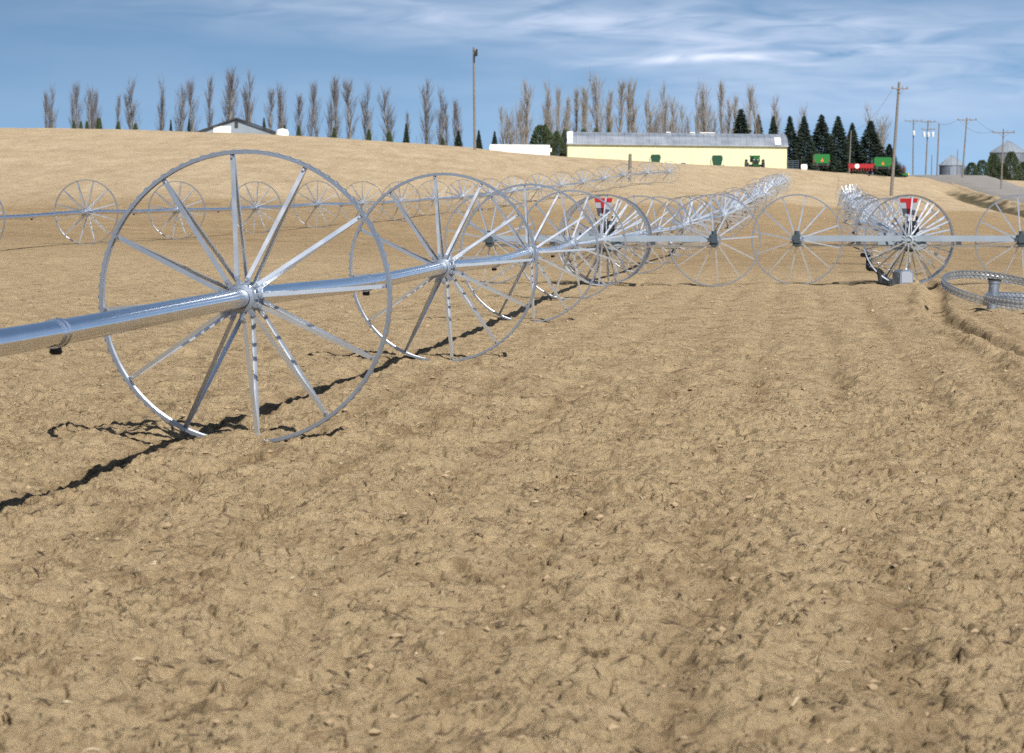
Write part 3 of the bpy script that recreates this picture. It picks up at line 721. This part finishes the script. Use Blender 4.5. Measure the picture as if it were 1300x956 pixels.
wire(p6 + Vector((1.4, -.16, -.2)), p7 + Vector((1.4, -.16, -.3)), 1.0, 'thin wire from the small-bin pole to the large-bin pole, right side')
wire(p6 + Vector((-1.4, -.16, -.2)), p7 + Vector((-1.4, -.16, -.3)), 1.0, 'thin wire from the small-bin pole to the large-bin pole, left side')
wire(p4 + Vector((1.1, -.16, -.1)), p6 + Vector((-1.4, -.16, -.2)), .8, 'thin wire between transformer pole and the pole by the small bin')
wire(p3 + Vector((1.4, -.16, -.1)), p4 + Vector((-1.1, -.16, -.1)), .4, 'thin wire between the two poles left of the plain pole')
wire(p10 + Vector((0, 0, -.1)), p2 + Vector((-.9, 0, -1)), 1.0, 'thin wire from the weathered spruce pole to the leaning field pole')
# fence post in the stubble
b = MB(); d = 285; x = at(799, d); z = gz(x, d); b.tube((x, d, z - .2), (x + .05, d, zat(195.5, d)), .16, .14, n=9)
tag(b.build('fence_post', M_wood, smooth=True), 'stout weathered wooden post in the stubble below the yellow barn', 'post')

# ------------------------------------------------------------------ trees
def poplar_meshes(seed, spread=1.0, multi=1):
    rd = random.Random(seed); t = MB(); c = MB(); H = 10.0
    for st in range(multi):
        lean = Vector(((rd.random() - .5) * .10 * (multi * 1.6), (rd.random() - .5) * .1, 1)); hh = H * (1 if st == 0 else .75 + .2 * rd.random()); base = Vector(((rd.random() - .5) * .5 * (multi - 1), (rd.random() - .5) * .4 * (multi - 1), -.3))
        pts = []; k = 9; p = base.copy()
        for i in range(k + 1):
            pts.append(p.copy()); p = p + (lean + Vector(((rd.random() - .5) * .12, (rd.random() - .5) * .12, 0))) * (hh / k)
        t.path(pts, [(.17 * (1 - i / k) ** .8 + .02) for i in range(k + 1)], 7)
        for q in range(int(58 / (1 + .4 * (multi - 1)))):
            s = .14 + .84 * rd.random() ** .85; f = s * k; i = min(int(f), k - 1); o_ = pts[i].lerp(pts[i + 1], f - i)
            a = rd.random() * 2 * PI; out = (.34 + .22 * rd.random()) * spread
            ln = H * (.10 + .20 * (1 - s) * (0.4 + s * 1.4)) * (.7 + .6 * rd.random())
            dv = Vector((math.cos(a) * out, math.sin(a) * out, 1)).normalized(); bp_ = [o_]; cur = o_.copy()
            for w_ in range(4):
                dv = (dv + Vector(((rd.random() - .5) * .22, (rd.random() - .5) * .22, .12))).normalized(); cur = cur + dv * ln / 4; bp_.append(cur.copy())
            c.path(bp_, [.030, .023, .017, .011, .006], 3, False)
            for w_ in range(9):
                ff = .15 + .85 * rd.random(); j = min(int(ff * 4), 3); s0 = bp_[j].lerp(bp_[j + 1], ff * 4 - j); aa = rd.random() * 2 * PI
                dd = (dv + Vector((math.cos(aa) * .5, math.sin(aa) * .5, .1)) * (.6 + .5 * rd.random())).normalized(); l2 = .35 + .75 * rd.random()
                m_ = s0 + dd * l2 * .5 + Vector((0, 0, .05)); e = s0 + dd * l2 + Vector((0, 0, .2 * l2))
                c.path([s0, m_, e], [.0115, .009, .005], 3, False)
    return t.mesh('trunk', M_bark, True), c
PV = []
for sd_, spd, mu in ((1, .8, 1), (2, 1.0, 1), (3, .9, 2), (4, 1.2, 2), (5, .75, 1), (6, 1.4, 3)):
    tm, cm = poplar_meshes(sd_, spd, mu); PV.append((tm, cm.mesh('crown', M_twig), cm.mesh('crown', M_twig2), mu))
ORD = 'first second third fourth fifth sixth seventh eighth ninth tenth eleventh twelfth thirteenth fourteenth fifteenth sixteenth seventeenth eighteenth nineteenth twentieth twenty-first twenty-second twenty-third twenty-fourth'.split()
POP = [(60.5, 123, 8, 0), (72, 119, 13, 2), (96, 124, 8, 1), (103.5, 113, 11, 0), (112, 119, 11, 2), (121, 120, 10, 1), (127, 122, 9, 0), (152.5, 126, 7, 4), (176, 109, 17, 2), (202, 110, 12, 2), (226, 114, 13, 1), (248.5, 109, 12, 0),
       (269, 104, 10, 4), (287.5, 96, 15, 1), (299, 99, 13, 0), (320, 101, 17, 2), (340.5, 119, 11, 0), (355, 122, 8, 4), (362.5, 113, 10, 1), (379, 127, 13, 0), (392, 123, 8, 1), (404, 112, 11, 0), (417.5, 111, 11, 1), (428, 106, 12, 0), (448, 109, 15, 0), (472, 115, 14, 2), (497, 119, 18, 1), (517, 146, 6, 4), (541, 110, 19, 1), (555, 120, 13, 2), (567, 148, 7, 4), (577, 134, 8, 0), (585, 135, 8, 1),
       (641, 140, 12, 3), (652, 126, 16, 5), (669, 111, 20, 1), (689, 112, 14, 2), (705, 118, 8, 0), (715, 117, 13, 5), (731, 119, 11, 0), (745, 118, 13, 0), (763, 101, 17, 1), (786, 109, 14, 0), (799.5, 109, 9, 4), (810, 111, 15, 2), (831, 115, 16, 5), (842, 116, 14, 2), (861, 129, 10, 1), (882, 124, 9, 2), (898, 112, 13, 1), (915, 111, 12, 0), (933, 126, 9, 4), (947, 116, 11, 0), (963, 131, 8, 1), (987, 130, 15, 2), (1012, 140, 9, 1), (1113, 134, 22, 5), (738, 134, 10, 0), (776, 132, 13, 2), (822, 130, 12, 3), (852, 136, 12, 5), (870, 138, 12, 3), (891, 133, 11, 2), (906, 136, 12, 3), (924, 132, 12, 1), (775, 120, 9, 4), (698, 130, 12, 5), (660, 138, 12, 3), (722, 128, 9, 4)]
POP.sort()
secs = [(0, 250, 'left of the gabled shed'), (250, 335, 'behind the gabled shed'), (335, 595, 'between gabled shed and lone pole'), (595, 722, 'behind the long white trailer'), (722, 925, 'behind the yellow barn'), (925, 1100, 'behind the spruces'), (1100, 1200, 'behind the last spruce near the leaning pole')]
cnts = {}
for n_, (px, py, wpx, vi) in enumerate(POP):
    d = 560 + 30 * math.sin(n_ * 2.3); sec = next(i for i, s in enumerate(secs) if s[0] <= px < s[1]); cnts[sec] = cnts.get(sec, -1) + 1
    x = at(px, d); gzv = tz(x, d) - .2; H = zat(py, d) - gzv; wd = wpx * d / F
    base_y = 160 + (px - 60) * .045
    size = 'tall' if base_y - py > 58 else ('small' if base_y - py < 35 else 'medium'); form = 'slender' if wpx < 11 else ('broad' if wpx > 14 else 'narrow')
    t_ = empty('poplar_tree', (x, d, gzv), 0, f'{size} {form} leafless poplar, {ORD[cnts[sec]]} from the left {secs[sec][2]}' if sec < 6 else 'broad pale leafless tree behind the last spruce near the leaning pole', 'tree', 'bare poplars along the ridge')
    tm, c1_, c2_, mu = PV[vi]; sxy = 1.75 * wd / (2.1 if mu == 1 else 2.9 if mu == 2 else 3.9)
    sxy = min(sxy, 1.75); t_.scale = (sxy, sxy, H / 10.2); t_.rotation_euler = (0, 0, random.random() * 6.28)
    inst('trunk', tm, t_); inst('crown', c2_ if px > 630 else c1_, t_)
# evergreens
def conifer_mesh(seed, form='spruce'):
    rd = random.Random(seed); c = MB(); t = MB(); t.tube((0, 0, -.5), (0, 0, 8.6), .16, .02, n=7)
    n = 5200 if form == 'spruce' else 2200
    lob = [(rd.random() * 6.28, .75 + .5 * rd.random()) for _ in range(9)]
    for q in range(n):
        a = rd.random() * 2 * PI
        if form == 'spruce':
            z = 10 * (1 - rd.random() ** .62); whorl = abs(((z * 1.9 + .35 * math.sin(a * 3 + seed)) % 1) - .5) * 2
            R = (10 - z) * .235 * (.62 + .38 * whorl) * (1 + .16 * math.sin(a * 5 + z * 2.1 + seed)) + .06
            r = R * (1 - .5 * rd.random() ** 2.2); p = Vector((math.cos(a) * r, math.sin(a) * r, z - .13 * r))
            s = .16 + .20 * rd.random(); dv = Vector((math.cos(a), math.sin(a), -.35 + .3 * rd.random()))
        else:
            u = rd.random() * 2 - 1; lb = sum(math.exp(-((a - la + PI) % (2 * PI) - PI) ** 2 * 3) * (lv - .9) for la, lv in lob)
            th = (u + 1) / 2; R = 4.6 * math.sin(PI * (th ** .75) * .93 + .12) ** .6 * (1 + .3 * lb) * (.85 + .3 * math.sin(th * 9 + a * 3) * .5)
            r = max(.1, R * (1 - .5 * rd.random() ** 2)); p = Vector((math.cos(a) * r, math.sin(a) * r, 9.6 * th + .5 * lb)); s = .32 + .4 * rd.random()
            dv = Vector((math.cos(a) * .7, math.sin(a) * .7, .4 + .8 * rd.random()))
        dv = (dv + Vector((rd.random() - .5, rd.random() - .5, rd.random() - .5)) * .7).normalized(); sd2 = dv.cross(Vector((rd.random() - .5, rd.random() - .5, rd.random() - .5))).normalized()
        c.add([p - dv * s - sd2 * s * .45, p + dv * s * .9, p - dv * s * .7 + sd2 * s * .5, p + sd2.cross(dv) * s * .3], [(0, 1, 3), (1, 2, 3)])
    return t.mesh('trunk', M_bark, True), c.mesh('crown', M_spruce if form == 'spruce' else M_junip)
SPV = [conifer_mesh(s) for s in (1, 2, 3)]; JUV = [conifer_mesh(s, 'j') for s in (4, 5, 6)]
def ever(name, px, py, wpx, d, label, vs, k, group, wref, dark=False):
    x = at(px, d); g = tz(x, d) - .3; H = zat(py, d) - g; wd = wpx * d / F
    t_ = empty(name, (x, d, g), 0, label, 'tree' if name == 'spruce_tree' else 'bush', group); tm, cm = vs[k % 3]
    t_.scale = (wd / wref, wd / wref, H / 10); t_.rotation_euler = (0, 0, k * 1.7); inst('trunk', tm, t_); inst('crown', cm, t_)
SPR = [(940, 139, 27, 540, 'dark spruce rising behind the right part of the barn roof, leftmost of its row'), (962, 145, 15, 545, 'slim dark spruce behind the barn roof, second of its row'), (981, 148, 17, 545, 'dark spruce behind the last white roof panel'),
       (1002, 148, 19, 520, 'dark spruce right beside the end wall of the yellow barn'), (1020, 147, 21, 518, 'dark spruce left of the first green cart'), (1042, 146, 26, 520, 'broad dark spruce directly behind the first green cart'),
       (1063, 148, 24, 522, 'dark spruce between the first green cart and the weathered pole'), (1081, 156, 19, 524, 'narrow dark spruce directly behind the weathered pole'), (1104, 154, 29, 522, 'broad dark spruce behind the red implement'), (1128, 183, 18, 520, 'short dark spruce at the right end of the spruce row')]
for k, s in enumerate(SPR): ever('spruce_tree', s[0], s[1], s[2] * 2.15, s[3], s[4], SPV, k, 'spruces right of the yellow barn', 4.4)
SMS = [(218, 152, 8, 'small dark spruce under the poplars well left of the shed'), (241, 150, 9, 'small dark spruce just left of the gabled shed'), (516, 157, 11, 'small pointed spruce left of the broad poplars'), (582, 166, 15, 'low dark spruce just left of the lone pole, wider'), (608, 165, 12, 'small spruce immediately right of the lone pole'), (628, 167, 12, 'small spruce above the left end of the white trailer'), (336, 150, 10, 'small dark spruce at the right roof edge of the shed')]
for k, s in enumerate(SMS): ever('spruce_tree', s[0], s[1], s[2] * 1.7, 500, s[3], SPV, k, 'small spruces along the ridge', 4.4)
JUN = [(95, 153, 9, 'low green bush, first of those below the left poplar clump'), (104, 154, 8, 'low green bush, second below the left poplar clump'), (112, 154, 9, 'low green bush, third below the left poplar clump'), (127, 149, 14, 'rounder green bush right of the left poplar clump'), (151, 154, 10, 'small green bush under the thin lone poplar'), (173, 157, 11, 'small green bush under the broad poplar left of the shed'),
       (362, 158, 8, 'small bush under poplars just right of the shed'), (380, 160, 9, 'small bush right of the white tank by the shed'), (425, 162, 9, 'small bush under the tallest poplars between shed and pole'), (469, 164, 10, 'small bush under the middle poplars before the broad poplar'), (495, 167, 11, 'small bush at the foot of the broad poplar'), (562, 175, 9, 'tiny bush left of the low spruce by the pole'),
       (688, 158, 40, 'large dark green bush behind the white trailer'), (707, 166, 17, 'tall narrow bush between white trailer and barn'), (717, 164, 14, 'dark bush touching the left end of the yellow barn'), (740, 163, 16, 'low bush behind the left of the barn roof'), (756, 162, 12, 'low bush behind the barn roof under the tallest poplar'), (772, 163, 9, 'small bush behind the barn roof right of the tallest poplar')]
for k, s in enumerate(JUN): ever('juniper_bush', s[0], s[1], s[2], 505 if s[0] < 730 else 530, s[3], JUV, k, 'evergreen bushes along the ridge', 9.0)
JR = [(1232, 206, 20, 'dark green bush, leftmost of those by the small grain bin'), (1245, 203, 20, 'dark green bush between the two grain bins'), (1260, 195, 21, 'olive green bush at the left foot of the large grain bin'), (1283, 192, 24, 'tall olive green bush in front of the large grain bin'), (1299, 205, 24, 'low green bush at the right frame edge'), (1316, 200, 24, 'green bush beyond the right frame edge'), (1271, 207, 16, 'low green bush between the two taller olive bushes')]
for k, s in enumerate(JR): ever('juniper_bush', s[0], s[1], s[2], 548 + (k % 3), s[3], JUV, k, 'green bushes by the grain bins', 9.0)
# red-brown shrubs
def shrub(px, py, wpx, d, label):
    rd = random.Random(int(px)); c = MB(); x = at(px, d); g = tz(x, d) - .2; H = zat(py, d) - g; wd = wpx * d / F
    for q in range(160):
        a = rd.random() * 6.28; o_ = rd.random() ** .5; p0 = Vector((math.cos(a) * o_ * wd * .25, math.sin(a) * o_ * wd * .25, 0)); e = Vector((math.cos(a) * o_ * wd * .5, math.sin(a) * o_ * wd * .5, H * (.6 + .4 * rd.random()) * (1 - .3 * o_)))
        c.path([p0, p0.lerp(e, .5) + Vector((0, 0, .1)), e], [.04, .035, .015], 3, False)
    o = c.build('shrub', M_redshrub); o.location = (x, d, g); tag(o, label, 'shrub', 'bare reddish shrubs')
shrub(829, 148, 22, 540, 'bare reddish shrub behind the middle of the barn roof'); shrub(893, 160, 30, 540, 'low reddish shrub behind the barn roof below two poplars'); shrub(1142, 204, 18, 560, 'bare reddish shrub right of the leaning pole')
shrub(858, 160, 14, 540, 'bare brown shrub behind the barn roof beside the lone medium poplar')

# ------------------------------------------------------------------ buildings
def barn():
    dl_, dr_ = 490.0, 490.01
    x0, x1 = at(720, dl_), at(998, dr_); ze = zat(182.0, dl_); g = 7.4
    Lr = math.hypot(x1 - x0, dr_ - dl_); rz = math.atan2(dr_ - dl_, x1 - x0); W = 13.0; rise = zat(167.5, dl_ + 4) - ze
    root = empty('barn', (x0, dl_, g), rz, 'long low yellow barn with a ribbed grey metal roof on the ridge', 'barn'); he = ze - g
    b = MB(); b.box((Lr / 2, W / 2, he / 2), (Lr, W, he)); b.prism([(0, 0)] * 0 or [(0, 0), (.001, 0), (.001, .001)], 0, .001)
    b = MB(); b.box((Lr / 2, W / 2, he / 2), (Lr, W, he))
    for k in range(int(Lr / .6)): b.box((.3 + k * .6, -.012, he / 2), (.05, .03, he - .05))
    b.build('wall', M_ybarn, root)
    # two-pitch roof: profile in (y, z)
    pr = [(-.35, he - .05), (1.6, he + rise * .62), (5.2, he + rise), (W - 5.2, he + rise), (W - 1.6, he + rise * .62), (W + .35, he - .05)]
    b = MB(); vs = []; fs = []
    for x in (-.15, Lr + .15):
        for y, z in pr: vs.append((x, y, z))
        for y, z in pr: vs.append((x, y, z - .12))
    n = len(pr)
    for i in range(n - 1): fs += [(i, i + 1, 2 * n + i + 1, 2 * n + i), (n + i, 3 * n + i, 3 * n + i + 1, n + i + 1), (i, n + i, n + i + 1, i + 1), (2 * n + i, 2 * n + i + 1, 3 * n + i + 1, 3 * n + i)]
    fs += [(0, 2 * n, 3 * n, n), (n - 1, 2 * n - 1, 4 * n - 1, 3 * n - 1)]
    b.add(vs, fs)
    for k in range(int(Lr / .9)):
        for (ya, za), (yb, zb) in zip(pr[:2], pr[1:3]):
            a_, c_ = Vector((.45 + k * .9, ya, za + .03)), Vector((.45 + k * .9, yb, zb + .03)); m_ = (a_ + c_) / 2; l_ = (c_ - a_).length; an = math.atan2(zb - za, yb - ya)
            b.box(m_, (.07, l_, .07), Matrix.Rotation(an, 3, 'X'))
    rf = b.build('roof', mat('barn_roof_metal', (.34, .39, .46), .38, .55, col2=(.58, .63, .70), vscale=.5), root)
    def patch(fx0, fx1, k0, k1, nm):
        (ya, za), (yb, zb) = pr[0], pr[1]; q = MB(); a_ = Vector((0, ya + (yb - ya) * k0, za + (zb - za) * k0)); c_ = Vector((0, ya + (yb - ya) * k1, za + (zb - za) * k1)); m_ = (a_ + c_) / 2; an = math.atan2(zb - za, yb - ya)
        q.box((Lr * (fx0 + fx1) / 2, m_.y - .05, m_.z + .10), (Lr * (fx1 - fx0), (c_ - a_).length, .05), Matrix.Rotation(an, 3, 'X')); q.build(nm, M_white, rf)
    patch(.945, .972, .05, .97, 'skylight_panel')
    for f0, f1 in ((.455, .475), (.565, .588), (.61, .68)):
        q = MB(); q.box((Lr * (f0 + f1) / 2, 5.0, he + rise + .08), (Lr * (f1 - f0), .5, .12)); q.build('ridge_vent', M_white, rf)
    b = MB(); b.box((.35, -.06, he + rise * .5 - .12), (.8, .12, rise * 1.0 + .1)); b.build('end_panel', M_white, root)
    b = MB()
    for x in (-.16, Lr + .16): b.prism([(x - .04, he - .2), (x + .04, he - .2), (x + .04, he), (x - .04, he)], -.3, W + .3)
    b.build('gable_trim', M_zinc_dull, root)
    for k, fx in enumerate((.2, .62)):
        q = MB(); q.box((Lr * fx, -.045, 1.5), (3.2, .05, 3.0)); q.build('door', M_ybarn, root)
barn(); bpy.data.objects['barn'].rotation_euler.y = R_(.65)
def shed():
    d = 455.0; x0, x1 = at(252, d), at(352, d); xc = at(301, d); g = tz(xc, d) - 3.5; zr_ = zat(151.5, d); ze = zat(167.5, d)
    root = empty('shed', (xc, d, g), 0, 'grey gabled metal shed with dark roof edge peeking over the ridge', 'shed')
    b = MB(); hw = (x1 - x0) / 2 - .25; b.prism([(-hw, 0), (hw, 0), (hw, ze - g - .1), (0, zr_ - g - .12), (-hw, ze - g - .1)], 0, 16)
    for k in range(24): b.box((-hw + .2 + k * .44, -.015, (ze - g) / 2), (.05, .03, ze - g - .1))
    b.build('wall', M_shed, root)
    hw += .3; b = MB(); b.prism([(-hw, ze - g - .2), (0, zr_ - g - .02), (hw, ze - g - .2), (hw, ze - g + .02), (0, zr_ - g + .2), (-hw, ze - g + .02)], -.35, 16.3); b.build('roof', M_dark, root)
    b = MB(); b.box((at(283, d) - xc, -.06, zat(165.5, d) - g), (2.4, .08, 1.1)); b.build('door', M_white, root)
    b = MB(); b.box((0, -.05, zat(158.5, d) - g), (.45, .06, .9)); b.build('vent', M_dark, root)
shed()
# white tank beside the shed
b = MB(); d = 450.0; x = at(359, d); g = tz(x, d) - .5; zt = zat(163.5, d)
b.lathe([(0, 0), (.85, 0), (.9, .2), (.9, zt - g - .5), (.7, zt - g - .15), (.2, zt - g), (0, zt - g)], n=20); o = b.build('tank', M_white, smooth=True); o.location = (x, d, g)
tag(o, 'rounded white tank just right of the grey gabled shed', 'tank')
# long white trailer on the ridge
d = 445.0; x0, x1 = at(621, d), at(698, d); xc = (x0 + x1) / 2; g = tz(xc, d) - .4; zt = zat(183.5, d); hl = (x1 - x0) / 2
root = empty('trailer', (xc, d, g), R_(-1.5), 'long low white covered trailer parked left of the yellow barn', 'trailer')
hh = zt - g
b = MB(); b.prism([(-hl, hh - .55), (-hl + 1.0, .55), (hl, .55), (hl, hh - .12), (hl - .1, hh - .08), (-hl + .15, hh)], 0, 2.4); b.build('body', M_white, root)
b = MB(); b.box((0, 1.2, .5), (hl * 1.8, 1.2, .12)); b.build('chassis', M_dark, root)
for xx in (-hl * .3, hl * .5, hl * .68):
    b = MB(); b.lathe([(0, -.12), (.38, -.12), (.42, -.06), (.42, .06), (.38, .12), (0, .12)], (xx, .1, .4), 16, 'y'); b.build('wheel', M_rubber, root)
b = MB(); b.tube((hl + .02, .4, .7), (hl + .02, .4, hh + .7), .03, n=6); b.build('exhaust', M_dark, root)
b = MB(); b.box((hl + .12, 1.2, hh - .75), (.2, 1.6, .5)); b.build('nose_box', M_white, root)

# ------------------------------------------------------------------ farm machines on the ridge
def wheel_part(root, x, y, z, r, w_, rimm=None):
    b = MB(); b.lathe([(r * .55, -w_ / 2), (r * .95, -w_ / 2), (r, -w_ * .35), (r, w_ * .35), (r * .95, w_ / 2), (r * .55, w_ / 2)], (x, y, z), 22, 'x'); o_ = b.build('wheel', M_rubber, root, True)
    b = MB(); b.lathe([(0, -w_ * .3), (r * .56, -w_ * .3), (r * .56, w_ * .3), (0, w_ * .3)], (x, y, z), 16, 'x'); b.build('rim', rimm or M_yellow, o_)
def tractor(px, d, top, label, hw=1.25):
    x = at(px, d); g = tz(x, d) - .55; H = zat(top, d) - g; s = H / 2.1
    root = empty('tractor', (x, d, g), 0, label, 'tractor', 'green machines in front of the yellow barn')
    for sx in (-1, 1):
        wheel_part(root, sx * hw * .86, 1.6, .8 * s, .8 * s, .36); wheel_part(root, sx * hw * .80, -.6, .55 * s, .55 * s, .3)
    b = MB(); b.prism([(-.42, .7 * s), (.42, .7 * s), (.42, 1.65 * s), (.3, 1.85 * s), (-.3, 1.85 * s), (-.42, 1.65 * s)], -1.2, 1.0); b.build('hood', M_green, root)
    b = MB(); b.box((0, -1.23, 1.25 * s), (.7, .06, .75 * s)); b.build('grille', M_engine, root)
    b = MB(); b.prism([(-.72, 1.2 * s), (.72, 1.2 * s), (.66, 2.0 * s), (-.66, 2.0 * s)], 1.0, 2.3); b.build('cab', M_glass, root)
    b = MB(); b.box((0, 1.65, 2.04 * s), (1.5, 1.5, .14)); b.build('roof', M_green, root)
    b = MB(); b.box((0, -.6, .62 * s), (hw * 1.55, .2, .18)); b.build('front_axle', M_engine, root)
    b = MB(); b.box((0, 1.6, .8 * s), (hw * 1.55, .25, .22)); b.build('rear_axle', M_engine, root)
    for sx in (-1, 1):
        b = MB(); b.box((sx * .26, -1.27, 1.5 * s), (.16, .03, .1)); b.build('headlight', M_can, root)
def hopper(px, d, top, wpx, label):
    x = at(px, d); g = tz(x, d) - .7; H = zat(top, d) - g; hw = wpx * d / F / 2
    root = empty('seed_hopper', (x, d, g), 0, label, 'seed hopper', 'green machines in front of the yellow barn')
    b = MB(); b.prism([(-hw * .6, H * .35), (hw * .6, H * .35), (hw * .85, H * .8), (hw * .7, H), (-hw * .7, H), (-hw * .85, H * .8)], -.7, .8); b.build('hopper', M_dgreen2, root)
    b = MB(); b.box((0, 0, H * .3), (hw * 2.1, .2, .18)); b.tube((-hw, -.1, H * .3), (-hw * 1.05, -.1, H * .9), .05, n=6); b.tube((hw, -.1, H * .3), (hw * 1.05, -.1, H * .75), .05, n=6); b.build('frame', M_can, root)
    for sx in (-1, 1): wheel_part(root, sx * hw * .95, 0, .4, .4, .22)
M_dgreen2 = mat('machine_green', (.008, .055, .03), .45)
tractor(958.5, 470, 197.5, 'dark green tractor with wide tyres facing the field before the barn', 1.4)
hopper(910, 466, 197.5, 16, 'green seed hopper with raised sides before the barn wall')
hopper(832, 462, 196.5, 15, 'rounded dark green machine top showing before the barn, left of the others')
# pickup roof showing over the crest
d = 464.0; x = at(867, d); g = tz(x, d) - 1.15; root = empty('pickup', (x, d, g), 0, 'white pickup roof showing over the ridge before the barn', 'pickup')
b = MB(); b.prism([(-1.5, .4), (1.6, .4), (1.6, .95), (.5, 1.0), (-.0, 1.0), (-1.5, .98)], -.8, .8); b.build('body', M_white, root)
b = MB(); b.prism([(-.6, .99), (.6, .99), (.35, 1.42), (-.4, 1.42)], -.7, .7); b.build('cab', M_white, root)
b = MB(); b.prism([(-.48, 1.02), (.48, 1.02), (.30, 1.36), (-.34, 1.36)], -.72, -.705); b.build('window', M_glass, root)
for xx in (-1.0, 1.05):
    b = MB(); b.lathe([(0, -.1), (.3, -.1), (.34, 0), (.3, .1), (0, .1)], (xx, -.76, .34), 14, 'y'); b.build('wheel', M_rubber, root)
def grain_cart(px, d, y0, y1, wpx, label):
    x = at(px, d); g = tz(x, d) - .5; z0, z1 = zat(y1, d) - g, zat(y0, d) - g; hw = wpx * d / F / 2
    root = empty('grain_cart', (x, d, g), 0, label, 'grain cart', 'green grain carts by the spruces')
    b = MB(); b.prism([(-hw * .85, z0), (hw * .95, z0), (hw, z0 + .4), (hw, z1), (-hw, z1), (-hw, z0 + .4)], 0, 2.6)
    for sx in (-1, 1): b.box((sx * (hw + .03), 1.3, (z0 + z1) / 2), (.06, 2.6, z1 - z0 - .2))
    b.build('body', M_green, root)
    b = MB(); b.box((0, 1.3, z0 - .16), (hw * 2.1, 2.4, .3)); b.build('chassis', M_engine, root)
    for sx in (-1, 1): wheel_part(root, sx * hw * .72, .5, max(.35, z0 - .35), .5, .35, M_engine)
    b = MB(); b.prism([(-.22, z0 + .25), (.22, z0 + .25), (.0, z0 + .75)], -.03, -.005); b.build('warning_triangle', M_orange, root)
    for sx in (-1, 1):
        b = MB(); b.box((sx * hw * 1.02, -.05, z0 + .35), (.16, .05, .14)); b.build('tail_light', M_red, root)
    b = MB(); b.box((-hw * .6, 1, z1 + .09), (.5, .4, .16)); b.build('lid', M_engine, root)
grain_cart(1043, 482, 196, 207.5, 18.5, 'green grain cart with orange triangle right of the yellow barn')
grain_cart(1120, 500, 200, 211.5, 21, 'green grain cart half hidden behind the leaning pole')
# red implement
d = 492.0; x = at(1092, d); g = tz(x, d) - .4; root = empty('seed_drill', (x, d, g), 0, 'red farm implement with a white centre between the two green carts', 'implement')
zt = zat(208, d) - g
b = MB(); b.box((0, 0, zt - .42), (3.7, .6, .5)); b.box((0, 0, zt - .1), (3.9, .35, .14))
for k in range(9): b.box((-1.6 + k * .4, -.2, zt - .85), (.08, .5, .5))
b.build('toolbar', M_red, root)
b = MB(); b.lathe([(0, -.03), (.35, -.03), (.35, .03), (0, .03)], (-.6, -.36, zt - .38), 16, 'y'); b.build('disc', M_white, root)
for sx in (-1.3, 1.3): wheel_part(root, sx, .5, .38, .38, .2, M_white)
# low green implement and small white box, dark gate
d = 520.0; x = at(1143, d); g = tz(x, d) - .3; b = MB(); zt = zat(219.5, d) - g
root = empty('harrow', (x, d, g), 0, 'low green implement with yellow ends right of the leaning pole', 'implement')
b = MB(); b.box((0, 0, zt - .2), (2.4, .4, .36)); b.box((0, .3, zt - .5), (2.4, .1, .2)); b.build('frame', M_green, root)
for sx in (-1.1, 1.15): b = MB(); b.box((sx, -.03, zt - .2), (.2, .4, .3)); b.build('end_plate', M_yellow, root)
d = 470.0; x = at(1020, d); g = tz(x, d) - .2; zt = zat(208.6, d) - g
root = empty('water_tank', (x, d, g), 0, 'low white tank on the ridge left of the first green cart', 'tank')
b = MB(); b.lathe([(0, -.45), (zt * .45, -.42), (zt * .5, 0), (zt * .45, .42), (0, .45)], (0, 0, zt * .5), 16, 'x'); b.build('tank', M_white, root, True)
b = MB(); b.box((0, 0, zt * .1), (.9, .6, .1)); b.build('skid', M_dark, root)
d = 505.0; x = at(1006, d); g = tz(x, d) - .3; zt = zat(203, d) - g
root = empty('stock_gate', (x, d, g), 0, 'dark blue stacked gate panels right against the barn end', 'gate')
b = MB()
for k in range(6): b.box((0, 0, .2 + k * (zt - .2) / 5.5), (1.7, .06, .12))
for sx in (-.85, 0, .85): b.box((sx, .03, zt / 2), (.08, .08, zt))
b.build('rail_panel', mat('dark_blue_paint', (.04, .06, .09), .5), root)

# ------------------------------------------------------------------ grain bins
def grain_bin(px, wpx, py_top, py_eave, d, label):
    x = at(px, d); g = tz(x, d) - .5; R = wpx * d / F / 2; ze = zat(py_eave, d) - g; zt = zat(py_top, d) - g
    root = empty('grain_bin', (x, d, g), 0, label, 'grain bin', 'round steel grain bins')
    b = MB(); n = 36; prof = []
    for k in range(int(ze / .12)): prof += [(R, k * .12), (R + .03, k * .12 + .06)]
    prof.append((R, ze)); b.lathe(prof, n=n); b.build('wall', M_silo, root)
    b = MB(); b.lathe([(R + .12, ze - .06), (R + .12, ze), (.35, zt - .15), (.35, zt), (0, zt)], n=n)
    for k in range(18):
        a = 2 * PI * k / 18; b.tube((math.cos(a) * (R + .1), math.sin(a) * (R + .1), ze + .02), (math.cos(a) * .35, math.sin(a) * .35, zt - .12), .04, n=4)
    b.build('roof', mat('bin_roof', (.26, .30, .36), .6, .3), root)
    b = MB(); b.box((-.3, -R - .02, 1.4), (.7, .08, 1.6)); b.build('door', M_zinc_dull, root)
    b = MB()
    for s in (-.2, .2): b.tube((R * .5 + s, -R * .9, .3), (R * .5 + s, -R * .9, ze), .02, n=5)
    b.build('ladder', M_zinc, root)
grain_bin(1207.5, 32, 197.5, 210, 580, 'small round grain bin with conical roof beside the road')
grain_bin(1279, 47, 179, 194, 570, 'large round grain bin with conical roof behind green bushes')
